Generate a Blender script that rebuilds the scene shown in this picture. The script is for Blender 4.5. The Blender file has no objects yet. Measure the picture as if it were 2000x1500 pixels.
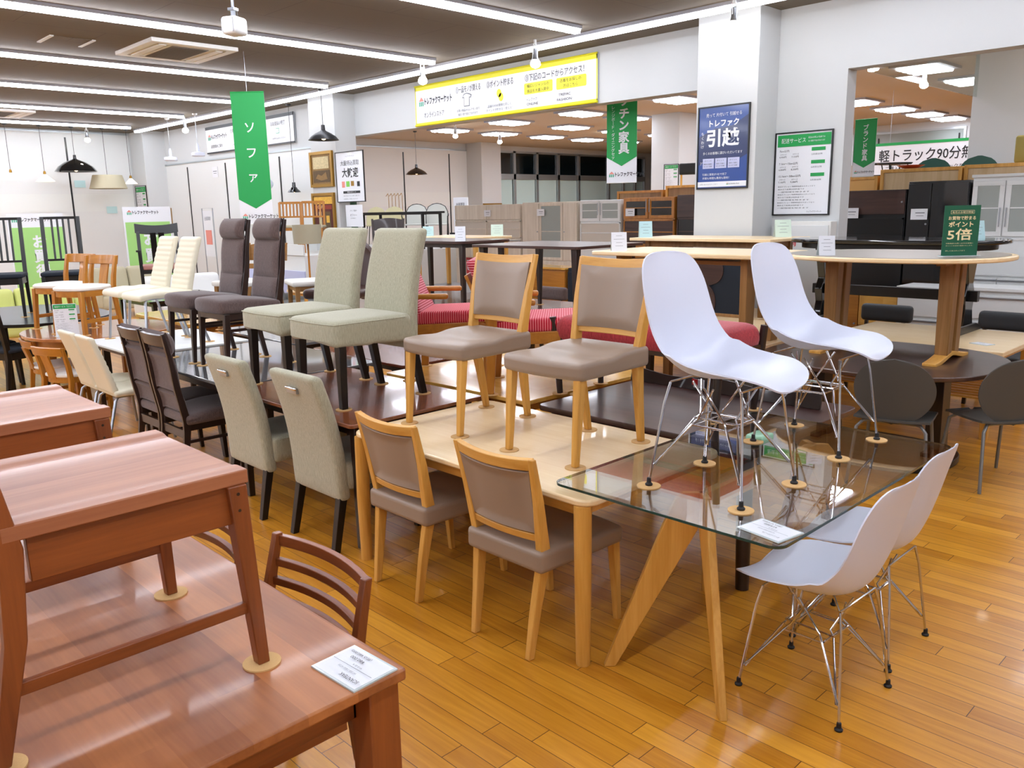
import bpy, math, random
from mathutils import Vector, Matrix
C = bpy.context.scene.collection
PI = math.pi
random.seed(7)

# ---------------------------------------------------------------- camera
YAW, PITCH, ROLL, FPX, EYE = 0.799185, 0.207059, -0.019857, 1620.84, 1.8
_f = Vector((math.cos(YAW)*math.cos(PITCH), math.sin(YAW)*math.cos(PITCH), -math.sin(PITCH)))
_r = Vector((math.sin(YAW), -math.cos(YAW), 0)); _u = _r.cross(_f)
_r, _u = _r*math.cos(ROLL)+_u*math.sin(ROLL), -_r*math.sin(ROLL)+_u*math.cos(ROLL)
cam = bpy.data.objects.new('camera', bpy.data.cameras.new('camera')); C.objects.link(cam)
cam.matrix_world = Matrix(((_r.x, _u.x, -_f.x, 0), (_r.y, _u.y, -_f.y, 0), (_r.z, _u.z, -_f.z, EYE), (0, 0, 0, 1)))
cam.data.sensor_width = 36; cam.data.lens = FPX/2000*36; cam.data.clip_end = 200; cam.data.clip_start = .05
bpy.context.scene.camera = cam
# ---------------------------------------------------------------- world, exposure, lamp power
W = bpy.data.worlds.new('world'); bpy.context.scene.world = W; W.use_nodes = True
W.node_tree.nodes['Background'].inputs[0].default_value = (0.02, 0.03, 0.05, 1)   # night outside
W.node_tree.nodes['Background'].inputs[1].default_value = 0.5
VS = bpy.context.scene.view_settings
VS.view_transform = 'Standard'; VS.look = 'None'; VS.gamma = 1; VS.use_curve_mapping = False; VS.exposure = 0.48
STRIP, WALLSTRIP, PANEL, SPOT = 30.0, 10.0, 15.0, 30.0

# ---------------------------------------------------------------- helpers
def hexc(h):
    h = h.lstrip('#'); v = [int(h[i:i+2], 16)/255 for i in (0, 2, 4)]
    return tuple((x/12.92 if x <= .04045 else ((x+.055)/1.055)**2.4) for x in v)+(1,)

class MB:
    def __init__(s): s.v = []; s.f = []
    def add(s, vs, fs):
        n = len(s.v); s.v += [tuple(p) for p in vs]; s.f += [tuple(i+n for i in f) for f in fs]; return s
    def hexa(s, b, t):      # 4 bottom pts, 4 top pts, both counter-clockwise from above
        return s.add(list(b)+list(t), [(3, 2, 1, 0), (4, 5, 6, 7), (0, 1, 5, 4), (1, 2, 6, 5), (2, 3, 7, 6), (3, 0, 4, 7)])
    def box(s, x0, y0, z0, x1, y1, z1):
        return s.hexa([(x0, y0, z0), (x1, y0, z0), (x1, y1, z0), (x0, y1, z0)], [(x0, y0, z1), (x1, y0, z1), (x1, y1, z1), (x0, y1, z1)])
    def cb(s, cx, cy, cz, w, d, h): return s.box(cx-w/2, cy-d/2, cz-h/2, cx+w/2, cy+d/2, cz+h/2)
    def bar(s, p0, p1, a0, a1=None):     # horizontal rectangular sections, sizes (x, y)
        a1 = a1 or a0
        r = lambda p, a: [(p[0]-a[0]/2, p[1]-a[1]/2, p[2]), (p[0]+a[0]/2, p[1]-a[1]/2, p[2]), (p[0]+a[0]/2, p[1]+a[1]/2, p[2]), (p[0]-a[0]/2, p[1]+a[1]/2, p[2])]
        return s.hexa(r(p0, a0), r(p1, a1))
    def loft(s, rings, cap=True):
        n = len(rings[0]); b = len(s.v)
        for r in rings: s.v += [tuple(p) for p in r]
        for i in range(len(rings)-1):
            for j in range(n):
                k = (j+1) % n; s.f.append((b+i*n+j, b+i*n+k, b+(i+1)*n+k, b+(i+1)*n+j))
        if cap:
            s.f.append(tuple(b+j for j in reversed(range(n)))); s.f.append(tuple(b+(len(rings)-1)*n+j for j in range(n)))
        return s
    def path(s, pts, sizes):      # horizontal rectangular sections along several points
        if not isinstance(sizes, list): sizes = [sizes]*len(pts)
        return s.loft([[(p[0]-a/2, p[1]-b/2, p[2]), (p[0]+a/2, p[1]-b/2, p[2]), (p[0]+a/2, p[1]+b/2, p[2]), (p[0]-a/2, p[1]+b/2, p[2])] for p, (a, b) in zip(pts, sizes)])
    def tube(s, pts, r, n=8, up=(0, 0, 1)):
        pts = [Vector(p) for p in pts]; rings = []; nrm = None
        for i, p in enumerate(pts):
            t = (pts[min(i+1, len(pts)-1)]-pts[max(i-1, 0)]).normalized()
            if nrm is None:
                a = Vector(up) if abs(t.dot(Vector(up))) < .95 else Vector((1, 0, 0)); nrm = (a-t*a.dot(t)).normalized()
            else: nrm = (nrm-t*nrm.dot(t)).normalized()
            bn = t.cross(nrm); q = r[i] if isinstance(r, (list, tuple)) else r
            rings.append([p+nrm*(q*math.cos(2*PI*k/n))+bn*(q*math.sin(2*PI*k/n)) for k in range(n)])
        return s.loft(rings)
    def beam(s, p0, p1, w, h):    # rectangular bar between two points, w sideways, h vertical-ish
        p0, p1 = Vector(p0), Vector(p1); t = (p1-p0).normalized(); sd = t.cross(Vector((0, 0, 1)))
        sd = sd.normalized() if sd.length > .01 else Vector((0, 1, 0)); up = sd.cross(t)
        return s.loft([[p-sd*w/2-up*h/2, p+sd*w/2-up*h/2, p+sd*w/2+up*h/2, p-sd*w/2+up*h/2] for p in (p0, p1)])
    def prism(s, out, a, b, ax='z'):
        n = len(out)
        P = {'z': lambda p, h: (p[0], p[1], h), 'y': lambda p, h: (p[0], h, p[1]), 'x': lambda p, h: (h, p[0], p[1])}[ax]
        return s.add([P(p, a) for p in out]+[P(p, b) for p in out], [tuple(reversed(range(n))), tuple(range(n, 2*n))]+[(i, (i+1) % n, n+(i+1) % n, n+i) for i in range(n)])
    def lathe(s, prof, c=(0, 0, 0), n=24):
        return s.loft([[(c[0]+r*math.cos(2*PI*k/n), c[1]+r*math.sin(2*PI*k/n), c[2]+z) for k in range(n)] for r, z in prof])
    def sheet(s, fn, nu, nv, th):     # solid shell: fn(u,v), u,v in 0..1; thickness behind the front face
        P = [[Vector(fn(i/nu, j/nv)) for j in range(nv+1)] for i in range(nu+1)]
        N = [[None]*(nv+1) for _ in range(nu+1)]
        for i in range(nu+1):
            for j in range(nv+1):
                du = P[min(i+1, nu)][j]-P[max(i-1, 0)][j]; dv = P[i][min(j+1, nv)]-P[i][max(j-1, 0)]
                m = du.cross(dv); N[i][j] = m.normalized() if m.length > 1e-9 else None
        for i in range(nu+1):
            for j in range(nv+1):
                if N[i][j] is None:
                    c = [N[a][b] for a in range(max(0, i-1), min(nu, i+1)+1) for b in range(max(0, j-1), min(nv, j+1)+1) if N[a][b]]
                    N[i][j] = c[0] if c else Vector((0, 0, 1))
        T = (lambda u, v: th) if not callable(th) else th
        n = (nu+1)*(nv+1); id_ = lambda i, j: i*(nv+1)+j
        vs = [P[i][j] for i in range(nu+1) for j in range(nv+1)]+[P[i][j]-N[i][j]*T(i/nu, j/nv) for i in range(nu+1) for j in range(nv+1)]
        fs = []
        for i in range(nu):
            for j in range(nv):
                a, b, c, d = id_(i, j), id_(i+1, j), id_(i+1, j+1), id_(i, j+1)
                fs += [(a, b, c, d), (n+d, n+c, n+b, n+a)]
        rim = [id_(i, 0) for i in range(nu+1)]+[id_(nu, j) for j in range(1, nv+1)]+[id_(i, nv) for i in range(nu-1, -1, -1)]+[id_(0, j) for j in range(nv-1, 0, -1)]
        for k in range(len(rim)):
            a, b = rim[k], rim[(k+1) % len(rim)]; fs.append((b, a, n+a, n+b))
        return s.add(vs, fs)
    def rbox(s, c, size, r, n=6, fn=None, m=3):     # rounded, optionally deformed block
        ax = []
        for k in range(3):
            h = size[k]/2; rr = min(r, h*.98)
            e = [-h+rr*(1-math.cos(PI/2*i/m)) for i in range(m)]
            mid = [-h+rr+(2*h-2*rr)*i/n for i in range(n+1)]
            ax.append(e+mid+[-x for x in reversed(e)])
        g = {}; vs = []
        def vid(i, j, k):
            if (i, j, k) not in g:
                p = [ax[0][i], ax[1][j], ax[2][k]]
                q = [max(-size[t]/2+min(r, size[t]/2*.98), min(size[t]/2-min(r, size[t]/2*.98), p[t])) for t in range(3)]
                d = Vector([p[t]-q[t] for t in range(3)])
                if d.length > 1e-9: d = d.normalized()*min(r, min(size)/2*.98) if sum(1 for t in range(3) if abs(d[t]) > 1e-9) > 1 else d
                o = Vector(q)+d
                if fn: o = Vector(fn(o.x, o.y, o.z))
                g[(i, j, k)] = len(vs); vs.append(tuple(o+Vector(c)))
            return g[(i, j, k)]
        L = [len(a)-1 for a in ax]; fs = []
        for i in range(L[0]):
            for j in range(L[1]):
                fs += [(vid(i, j, 0), vid(i, j+1, 0), vid(i+1, j+1, 0), vid(i+1, j, 0)), (vid(i, j, L[2]), vid(i+1, j, L[2]), vid(i+1, j+1, L[2]), vid(i, j+1, L[2]))]
        for i in range(L[0]):
            for k in range(L[2]):
                fs += [(vid(i, 0, k), vid(i+1, 0, k), vid(i+1, 0, k+1), vid(i, 0, k+1)), (vid(i, L[1], k), vid(i, L[1], k+1), vid(i+1, L[1], k+1), vid(i+1, L[1], k))]
        for j in range(L[1]):
            for k in range(L[2]):
                fs += [(vid(0, j, k), vid(0, j, k+1), vid(0, j+1, k+1), vid(0, j+1, k)), (vid(L[0], j, k), vid(L[0], j+1, k), vid(L[0], j+1, k+1), vid(L[0], j, k+1))]
        return s.add(vs, fs)
    def map(s, fn): s.v = [tuple(fn(*p)) for p in s.v]; return s
    def build(s, name, mat, parent=None, bev=0, smooth=True, angle=38):
        me = bpy.data.meshes.new(name); me.from_pydata(s.v, [], s.f); me.materials.append(mat); me.update()
        if smooth:
            me.shade_smooth(); me.set_sharp_from_angle(angle=math.radians(angle))
        o = bpy.data.objects.new(name, me); C.objects.link(o)
        if parent: o.parent = parent
        if bev:
            b = o.modifiers.new('bevel', 'BEVEL'); b.width = bev; b.segments = 2; b.limit_method = 'ANGLE'; b.angle_limit = math.radians(35)
        return o

def tag(o, label=None, cat=None, group=None, kind=None):
    for k, v in (('label', label), ('category', cat), ('group', group), ('kind', kind)):
        if v: o[k] = v
    return o
def thing(name, label, cat, loc=(0, 0, 0), rz=0, group=None):
    o = bpy.data.objects.new(name, None); C.objects.link(o); o.location = loc; o.rotation_euler = (0, 0, math.radians(rz)); o.empty_display_size = .1
    return tag(o, label, cat, group)
def dup(src, loc, rz=0, label=None, group=None):
    def cp(o, par):
        c = o.copy(); C.objects.link(c); c.parent = par
        for ch in o.children: cp(ch, c)
        return c
    r = cp(src, None); r.location = loc; r.rotation_euler = (0, 0, math.radians(rz))
    if label: r['label'] = label
    if group: r['group'] = group
    return r
_used = set()
def put(src, loc, rz, label, group=None):       # first use moves the source itself, later uses copy it
    if src.name in _used: return dup(src, loc, rz, label, group)
    _used.add(src.name); src.location = loc; src.rotation_euler = (0, 0, math.radians(rz)); src['label'] = label
    if group: src['group'] = group
    return src
def struct(name, mb, mat, bev=0, parent=None, **k):
    o = mb.build(name, mat, parent, bev, **k)
    if not parent: o['kind'] = 'structure'
    return o
def rrect(x0, y0, x1, y1, r, n=6):
    out = []
    for cx, cy, a in ((x1-r, y0+r, -PI/2), (x1-r, y1-r, 0), (x0+r, y1-r, PI/2), (x0+r, y0+r, PI)):
        out += [(cx+r*math.cos(a+PI/2*i/n), cy+r*math.sin(a+PI/2*i/n)) for i in range(n+1)]
    return out
def sup(cx, cy, a, b, p=2., n=56):
    f = lambda t: math.copysign(abs(t)**(2/p), t)
    return [(cx+a*f(math.cos(2*PI*i/n)), cy+b*f(math.sin(2*PI*i/n))) for i in range(n)]
def lerp(a, b, t): return a+(b-a)*t
def interp(pts, t):      # smooth interpolation through a list of tuples, t in 0..1 (Catmull-Rom)
    n = len(pts)-1; x = min(max(t, 0), 1)*n; i = min(int(x), n-1); u = x-i
    g = lambda k: pts[min(max(k, 0), n)]
    return tuple(.5*((2*g(i)[d])+(-g(i-1)[d]+g(i+1)[d])*u+(2*g(i-1)[d]-5*g(i)[d]+4*g(i+1)[d]-g(i+2)[d])*u*u+(-g(i-1)[d]+3*g(i)[d]-3*g(i+1)[d]+g(i+2)[d])*u**3) for d in range(len(pts[0])))

# ---------------------------------------------------------------- materials
def newmat(name):
    m = bpy.data.materials.new(name); m.use_nodes = True; nt = m.node_tree
    return m, nt, nt.nodes['Principled BSDF'], nt.nodes.new, nt.links.new
def plain(name, col, rough=.5, metal=0., spec=.5, emis=0, bump=0, bscale=60, coat=0, var=0):
    m, nt, b, N, L = newmat(name); col = hexc(col)
    b.inputs['Base Color'].default_value = col; b.inputs['Roughness'].default_value = rough; b.inputs['Metallic'].default_value = metal
    b.inputs['Specular IOR Level'].default_value = spec; b.inputs['Coat Weight'].default_value = coat; b.inputs['Coat Roughness'].default_value = .08
    if emis: b.inputs['Emission Color'].default_value = col; b.inputs['Emission Strength'].default_value = emis
    if bump or var:
        tc = N('ShaderNodeTexCoord'); no = N('ShaderNodeTexNoise'); no.inputs['Scale'].default_value = bscale; no.inputs['Detail'].default_value = 3
        L(tc.outputs['Object'], no.inputs['Vector'])
        if bump:
            bp = N('ShaderNodeBump'); bp.inputs['Strength'].default_value = bump; bp.inputs['Distance'].default_value = .002
            L(no.outputs['Fac'], bp.inputs['Height']); L(bp.outputs['Normal'], b.inputs['Normal'])
        if var:
            mx = N('ShaderNodeMix'); mx.data_type = 'RGBA'; mx.inputs['A'].default_value = tuple(c*(1-var) for c in col[:3])+(1,); mx.inputs['B'].default_value = tuple(min(1, c*(1+var)) for c in col[:3])+(1,)
            L(no.outputs['Fac'], mx.inputs['Factor']); L(mx.outputs['Result'], b.inputs['Base Color'])
    return m
def wood(name, c1, c2, ax='z', rough=.4, stave=0, coat=0., grain=1., stave_ax=None, vstr=.5, slen=.7):
    """grain runs along ax; stave = board width for glued boards"""
    m, nt, b, N, L = newmat(name); i = 'xyz'.index(ax)
    tc = N('ShaderNodeTexCoord'); mp = N('ShaderNodeMapping'); sc = [14.]*3; sc[i] = .9
    mp.inputs['Scale'].default_value = sc; L(tc.outputs['Object'], mp.inputs['Vector'])
    oi = N('ShaderNodeObjectInfo'); vec = mp.outputs['Vector']; rnd = None
    ad = N('ShaderNodeVectorMath'); ad.operation = 'ADD'; cmb = N('ShaderNodeCombineXYZ')
    if stave:
        sx = N('ShaderNodeSeparateXYZ'); L(tc.outputs['Object'], sx.inputs[0]); si = stave_ax or ('y' if ax == 'x' else 'x')
        dv = N('ShaderNodeMath'); dv.operation = 'DIVIDE'; dv.inputs[1].default_value = stave; L(sx.outputs[si.upper()], dv.inputs[0])
        fl = N('ShaderNodeMath'); fl.operation = 'FLOOR'; L(dv.outputs[0], fl.inputs[0])
        wn = N('ShaderNodeTexWhiteNoise'); wn.noise_dimensions = '1D'; L(fl.outputs[0], wn.inputs['W'])
        # staggered end joints
        al = N('ShaderNodeMath'); al.operation = 'DIVIDE'; al.inputs[1].default_value = slen; L(sx.outputs[ax.upper()], al.inputs[0])
        a2 = N('ShaderNodeMath'); a2.operation = 'ADD'; L(al.outputs[0], a2.inputs[0]); L(wn.outputs['Value'], a2.inputs[1])
        f2 = N('ShaderNodeMath'); f2.operation = 'FLOOR'; L(a2.outputs[0], f2.inputs[0])
        cb = N('ShaderNodeCombineXYZ'); L(fl.outputs[0], cb.inputs[0]); L(f2.outputs[0], cb.inputs[1])
        w2 = N('ShaderNodeTexWhiteNoise'); w2.noise_dimensions = '2D'; L(cb.outputs[0], w2.inputs['Vector']); rnd = w2.outputs['Value']
        mu = N('ShaderNodeMath'); mu.operation = 'MULTIPLY'; mu.inputs[1].default_value = 37; L(rnd, mu.inputs[0]); L(mu.outputs[0], cmb.inputs[0]); L(mu.outputs[0], cmb.inputs[1])
    else:
        mu = N('ShaderNodeMath'); mu.operation = 'MULTIPLY'; mu.inputs[1].default_value = 9; L(oi.outputs['Random'], mu.inputs[0]); L(mu.outputs[0], cmb.inputs[2]); L(mu.outputs[0], cmb.inputs[0])
    L(vec, ad.inputs[0]); L(cmb.outputs[0], ad.inputs[1])
    n1 = N('ShaderNodeTexNoise'); n1.inputs['Scale'].default_value = 1.1; n1.inputs['Detail'].default_value = 5; n1.inputs['Distortion'].default_value = .8*grain; L(ad.outputs[0], n1.inputs['Vector'])
    n2 = N('ShaderNodeTexNoise'); n2.inputs['Scale'].default_value = 9; n2.inputs['Detail'].default_value = 3; L(ad.outputs[0], n2.inputs['Vector'])
    s1 = N('ShaderNodeMath'); s1.operation = 'MULTIPLY_ADD'; s1.inputs[1].default_value = .3; L(n2.outputs['Fac'], s1.inputs[0]); L(n1.outputs['Fac'], s1.inputs[2])
    r = N('ShaderNodeMapRange'); r.inputs['From Min'].default_value = .42; r.inputs['From Max'].default_value = .86; L(s1.outputs[0], r.inputs['Value'])
    fac = r.outputs['Result']
    if rnd:
        mm = N('ShaderNodeMix'); mm.inputs['Factor'].default_value = vstr; L(fac, mm.inputs['A']); L(rnd, mm.inputs['B']); fac = mm.outputs['Result']
    mx = N('ShaderNodeMix'); mx.data_type = 'RGBA'; mx.inputs['A'].default_value = hexc(c1); mx.inputs['B'].default_value = hexc(c2)
    L(fac, mx.inputs['Factor']); L(mx.outputs['Result'], b.inputs['Base Color'])
    bp = N('ShaderNodeBump'); bp.inputs['Strength'].default_value = .12; bp.inputs['Distance'].default_value = .001; L(n2.outputs['Fac'], bp.inputs['Height']); L(bp.outputs['Normal'], b.inputs['Normal'])
    b.inputs['Roughness'].default_value = rough; b.inputs['Coat Weight'].default_value = coat; b.inputs['Coat Roughness'].default_value = .06
    return m
def fabric(name, c1, c2, scale=380, rough=.95, stripe=None):
    m, nt, b, N, L = newmat(name); tc = N('ShaderNodeTexCoord')
    n = N('ShaderNodeTexNoise'); n.inputs['Scale'].default_value = scale; n.inputs['Detail'].default_value = 2; L(tc.outputs['Object'], n.inputs['Vector'])
    mp = N('ShaderNodeMapping'); mp.inputs['Scale'].default_value = (1, 1, .12); L(tc.outputs['Object'], mp.inputs['Vector'])
    n2 = N('ShaderNodeTexNoise'); n2.inputs['Scale'].default_value = scale*.6; L(mp.outputs[0], n2.inputs['Vector'])
    av = N('ShaderNodeMath'); av.operation = 'ADD'; L(n.outputs['Fac'], av.inputs[0]); L(n2.outputs['Fac'], av.inputs[1])
    r = N('ShaderNodeMapRange'); r.inputs['From Min'].default_value = .7; r.inputs['From Max'].default_value = 1.3; L(av.outputs[0], r.inputs['Value'])
    fac = r.outputs['Result']
    if stripe:
        w = N('ShaderNodeTexWave'); w.bands_direction = stripe[0]; w.inputs['Scale'].default_value = stripe[1]; w.inputs['Distortion'].default_value = .4; L(tc.outputs['Object'], w.inputs['Vector'])
        gt = N('ShaderNodeMath'); gt.operation = 'GREATER_THAN'; gt.inputs[1].default_value = .72; L(w.outputs['Fac'], gt.inputs[0]); fac = gt.outputs[0]
    mx = N('ShaderNodeMix'); mx.data_type = 'RGBA'; mx.inputs['A'].default_value = hexc(c1); mx.inputs['B'].default_value = hexc(c2)
    L(fac, mx.inputs['Factor']); L(mx.outputs['Result'], b.inputs['Base Color'])
    bp = N('ShaderNodeBump'); bp.inputs['Strength'].default_value = .35; bp.inputs['Distance'].default_value = .0015; L(av.outputs[0], bp.inputs['Height']); L(bp.outputs['Normal'], b.inputs['Normal'])
    b.inputs['Roughness'].default_value = rough; b.inputs['Sheen Weight'].default_value = .25; b.inputs['Specular IOR Level'].default_value = .2
    return m
def glow(name, col, s):
    m = bpy.data.materials.new(name); m.use_nodes = True; nt = m.node_tree; nt.nodes.clear()
    e = nt.nodes.new('ShaderNodeEmission'); o = nt.nodes.new('ShaderNodeOutputMaterial'); e.inputs[0].default_value = hexc(col); e.inputs[1].default_value = s
    nt.links.new(e.outputs[0], o.inputs[0]); return m
def glassmat(name, tint, refl=.06, rough=0.):
    # thin clear pane: see-through with fresnel reflection
    m = bpy.data.materials.new(name); m.use_nodes = True; nt = m.node_tree; nt.nodes.clear(); N = nt.nodes.new; L = nt.links.new
    t = N('ShaderNodeBsdfTransparent'); t.inputs[0].default_value = hexc(tint); g = N('ShaderNodeBsdfGlossy'); g.inputs['Roughness'].default_value = rough
    f = N('ShaderNodeFresnel'); ge = N('ShaderNodeNewGeometry'); io = N('ShaderNodeMix'); io.inputs['A'].default_value = 1.52; io.inputs['B'].default_value = 1/1.52
    L(ge.outputs['Backfacing'], io.inputs['Factor']); L(io.outputs['Result'], f.inputs[0]); a = N('ShaderNodeMath'); a.inputs[1].default_value = refl; L(f.outputs[0], a.inputs[0])
    mx = N('ShaderNodeMixShader'); L(a.outputs[0], mx.inputs[0]); L(t.outputs[0], mx.inputs[1]); L(g.outputs[0], mx.inputs[2])
    o = N('ShaderNodeOutputMaterial'); L(mx.outputs[0], o.inputs[0]); return m

M = {}
for ax in 'xyz':
    M['oak'+ax] = wood('oak_'+ax, '#dfaa55', '#c58c36', ax, .42)
    M['cherry'+ax] = wood('cherry_'+ax, '#965021', '#6e3614', ax, .42, coat=.08)
    M['amber'+ax] = wood('amber_wood_'+ax, '#bb7d28', '#a06419', ax, .35, coat=.2)
    M['dark'+ax] = wood('dark_wood_'+ax, '#301d17', '#1e110d', ax, .35, coat=.2)
    M['midoak'+ax] = wood('mid_oak_'+ax, '#a67a48', '#87602f', ax, .4)
    M['palew'+ax] = wood('pale_wood_'+ax, '#dcc096', '#cbab7c', ax, .42)
M['oaktop'] = wood('oak_tabletop', '#fae2b8', '#eccd98', 'y', .36, stave=.11, coat=.25, vstr=.25)
M['cherrytop'] = wood('cherry_tabletop', '#c07a42', '#7d421e', 'y', .48, stave=.13, coat=.08, vstr=.6, slen=5)
M['cherryseat'] = wood('cherry_seat', '#b2744c', '#8f5234', 'x', .5, stave=.16, coat=.1, vstr=.3, slen=9)
M['ebony'] = wood('ebony_stain', '#150e0c', '#0c0807', 'z', .35)
M['browntop'] = wood('walnut_tabletop', '#8a4c28', '#64331a', 'y', .25, stave=.2, coat=.6, vstr=.3, slen=9)
M['walnuttop'] = wood('dark_walnut_tabletop', '#4b3029', '#38211d', 'y', .34, coat=.35)
M['lighttop'] = wood('light_parquet_tabletop', '#e6b75e', '#c68f36', 'y', .22, stave=.11, coat=.5, vstr=.7, slen=.25)
M['redtop'] = wood('reddish_tabletop', '#7d4433', '#63311f', 'y', .25, coat=.6)
M['ambertop'] = wood('amber_tabletop', '#b4723a', '#96572a', 'x', .18, coat=.7)
M['black'] = plain('black_paint', '#050606', .3); M['blackgloss'] = plain('black_gloss', '#0b0c0e', .08, coat=.6)
M['darkoval'] = wood('dark_oval_top', '#52382b', '#3b251d', 'y', .3, coat=.3)
M['walnutp'] = wood('walnut_panel', '#4a3028', '#33201a', 'y', .4)
M['leather'] = plain('taupe_leather', '#927d6a', .42, bump=.15, bscale=350, coat=.05)
M['leatherd'] = plain('brown_leather', '#3b231d', .35, bump=.15, bscale=250)
M['green'] = fabric('sage_fabric', '#bab89f', '#98957f', 420)
M['brownf'] = fabric('brown_fabric', '#71605c', '#4b3e3c', 520)
M['cream'] = plain('cream_vinyl', '#ddd6bd', .55, bump=.1, bscale=200)
M['creamf'] = plain('cream_felt', '#cfc3a4', .9, bump=.3, bscale=200, var=.08)
M['white_seat'] = plain('white_vinyl_seat', '#e3e0d8', .5)
M['plastic'] = plain('white_plastic', '#d6dbea', .38)
M['greyp'] = plain('grey_plastic', '#4c4b47', .5); M['greym'] = plain('grey_metal', '#7c7c7a', .4, .3)
M['chrome'] = plain('chrome', '#c9c9cc', .12, 1.); M['steel'] = plain('satin_steel', '#a9adb3', .3, .9)
M['rubber'] = plain('black_rubber', '#0d0d0e', .6); M['cork'] = plain('cork', '#d0a066', .9, var=.15, bscale=400, bump=.3)
M['corkp'] = plain('felt_pad', '#cfa76e', .95, var=.1, bscale=300)
M['red'] = fabric('red_fabric', '#c8454a', '#8d2430', 300); M['redstripe'] = fabric('red_striped_fabric', '#a51c31', '#e0909a', stripe=('Z', 22))
M['redstripes'] = fabric('red_striped_seat', '#c22438', '#ea8c94', stripe=('X', 22))
M['navy'] = plain('navy_fabric', '#131c28', .85); M['pink'] = plain('dusty_pink', '#a8776c', .7)
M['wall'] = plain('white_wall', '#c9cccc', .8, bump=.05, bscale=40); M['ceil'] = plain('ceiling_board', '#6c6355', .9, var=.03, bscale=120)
M['white'] = plain('white_paint', '#dcdfde', .45); M['offwhite'] = plain('off_white_laminate', '#e2e2de', .4)
M['paper'] = plain('paper', '#e2e5ea', .6); M['ink'] = plain('ink', '#1a1c1f', .6); M['greyink'] = plain('grey_ink', '#6d7278', .6)
M['gsign'] = plain('green_print', '#159a4a', .55); M['lgreen'] = plain('light_green_print', '#7cc850', .6); M['dgreen'] = plain('deep_green_print', '#0d5a3e', .4)
M['yellow'] = plain('yellow_print', '#e8e21c', .5); M['bluep'] = plain('blue_print', '#13408c', .3, coat=.4); M['redp'] = plain('red_print', '#cc2a2f', .5)
M['gold'] = plain('gold_frame', '#9a7328', .35, .6); M['alu'] = plain('aluminium', '#b8bfc2', .35, .7)
M['beige'] = plain('beige_lampshade', '#b5ad92', .9); M['grey'] = plain('grey_upholstery', '#70706c', .9, var=.08); M['lime'] = plain('lime_upholstery', '#c3c878', .9)
M['glass'] = glassmat('clear_glass', '#fafcfb', .15); M['pane'] = glassmat('window_pane', '#c9d6d4', .08); M['smokepane'] = glassmat('smoke_curtain_pane', '#f3f8f5', .14)
M['strip'] = glow('tube_lamp_glow', '#eff3ff', STRIP); M['wallstrip'] = glow('wall_tube_lamp_glow', '#eff3ff', WALLSTRIP); M['panelglow'] = glow('panel_lamp_glow', '#eff2ff', PANEL); M['bulb'] = glow('bulb_glow', '#fff6e6', SPOT); M['warmbulb'] = glow('warm_glow', '#ffd9a0', 4.)
# ---------------------------------------------------------------- the room
H = 3.78; XW = 8.52; YB = 21.3; YB2 = 19.6; XE = 30.; X0 = -7.; Y0 = -7.
def floor_material():
    m = wood('floor_boards', '#e0a034', '#ac6a12', 'y', .3, stave=.0905, coat=.06, vstr=.55, slen=.9, grain=3)
    nt = m.node_tree; N = nt.nodes.new; L = nt.links.new; b = nt.nodes['Principled BSDF']
    tc = N('ShaderNodeTexCoord'); sx = N('ShaderNodeSeparateXYZ'); L(tc.outputs['Object'], sx.inputs[0])
    dv = N('ShaderNodeMath'); dv.operation = 'DIVIDE'; dv.inputs[1].default_value = .0905; L(sx.outputs['X'], dv.inputs[0])
    fr = N('ShaderNodeMath'); fr.operation = 'FRACT'; L(dv.outputs[0], fr.inputs[0])
    lt = N('ShaderNodeMath'); lt.operation = 'LESS_THAN'; lt.inputs[1].default_value = .03; L(fr.outputs[0], lt.inputs[0])
    fl = N('ShaderNodeMath'); fl.operation = 'FLOOR'; L(dv.outputs[0], fl.inputs[0])
    wn = N('ShaderNodeTexWhiteNoise'); wn.noise_dimensions = '1D'; L(fl.outputs[0], wn.inputs['W'])
    al = N('ShaderNodeMath'); al.operation = 'DIVIDE'; al.inputs[1].default_value = .9; L(sx.outputs['Y'], al.inputs[0])
    ad = N('ShaderNodeMath'); ad.operation = 'ADD'; L(al.outputs[0], ad.inputs[0]); L(wn.outputs['Value'], ad.inputs[1])
    f2 = N('ShaderNodeMath'); f2.operation = 'FRACT'; L(ad.outputs[0], f2.inputs[0])
    l2 = N('ShaderNodeMath'); l2.operation = 'LESS_THAN'; l2.inputs[1].default_value = .0035; L(f2.outputs[0], l2.inputs[0])
    mx = N('ShaderNodeMath'); mx.operation = 'MAXIMUM'; L(lt.outputs[0], mx.inputs[0]); L(l2.outputs[0], mx.inputs[1])
    c = N('ShaderNodeMix'); c.data_type = 'RGBA'; c.inputs['B'].default_value = hexc('#54310f')
    src = b.inputs['Base Color'].links[0].from_socket; L(src, c.inputs['A']); L(mx.outputs[0], c.inputs['Factor']); L(c.outputs['Result'], b.inputs['Base Color'])
    return m
struct('floor', MB().box(X0, Y0, -.1, XE, YB+.2, 0), floor_material())
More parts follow.
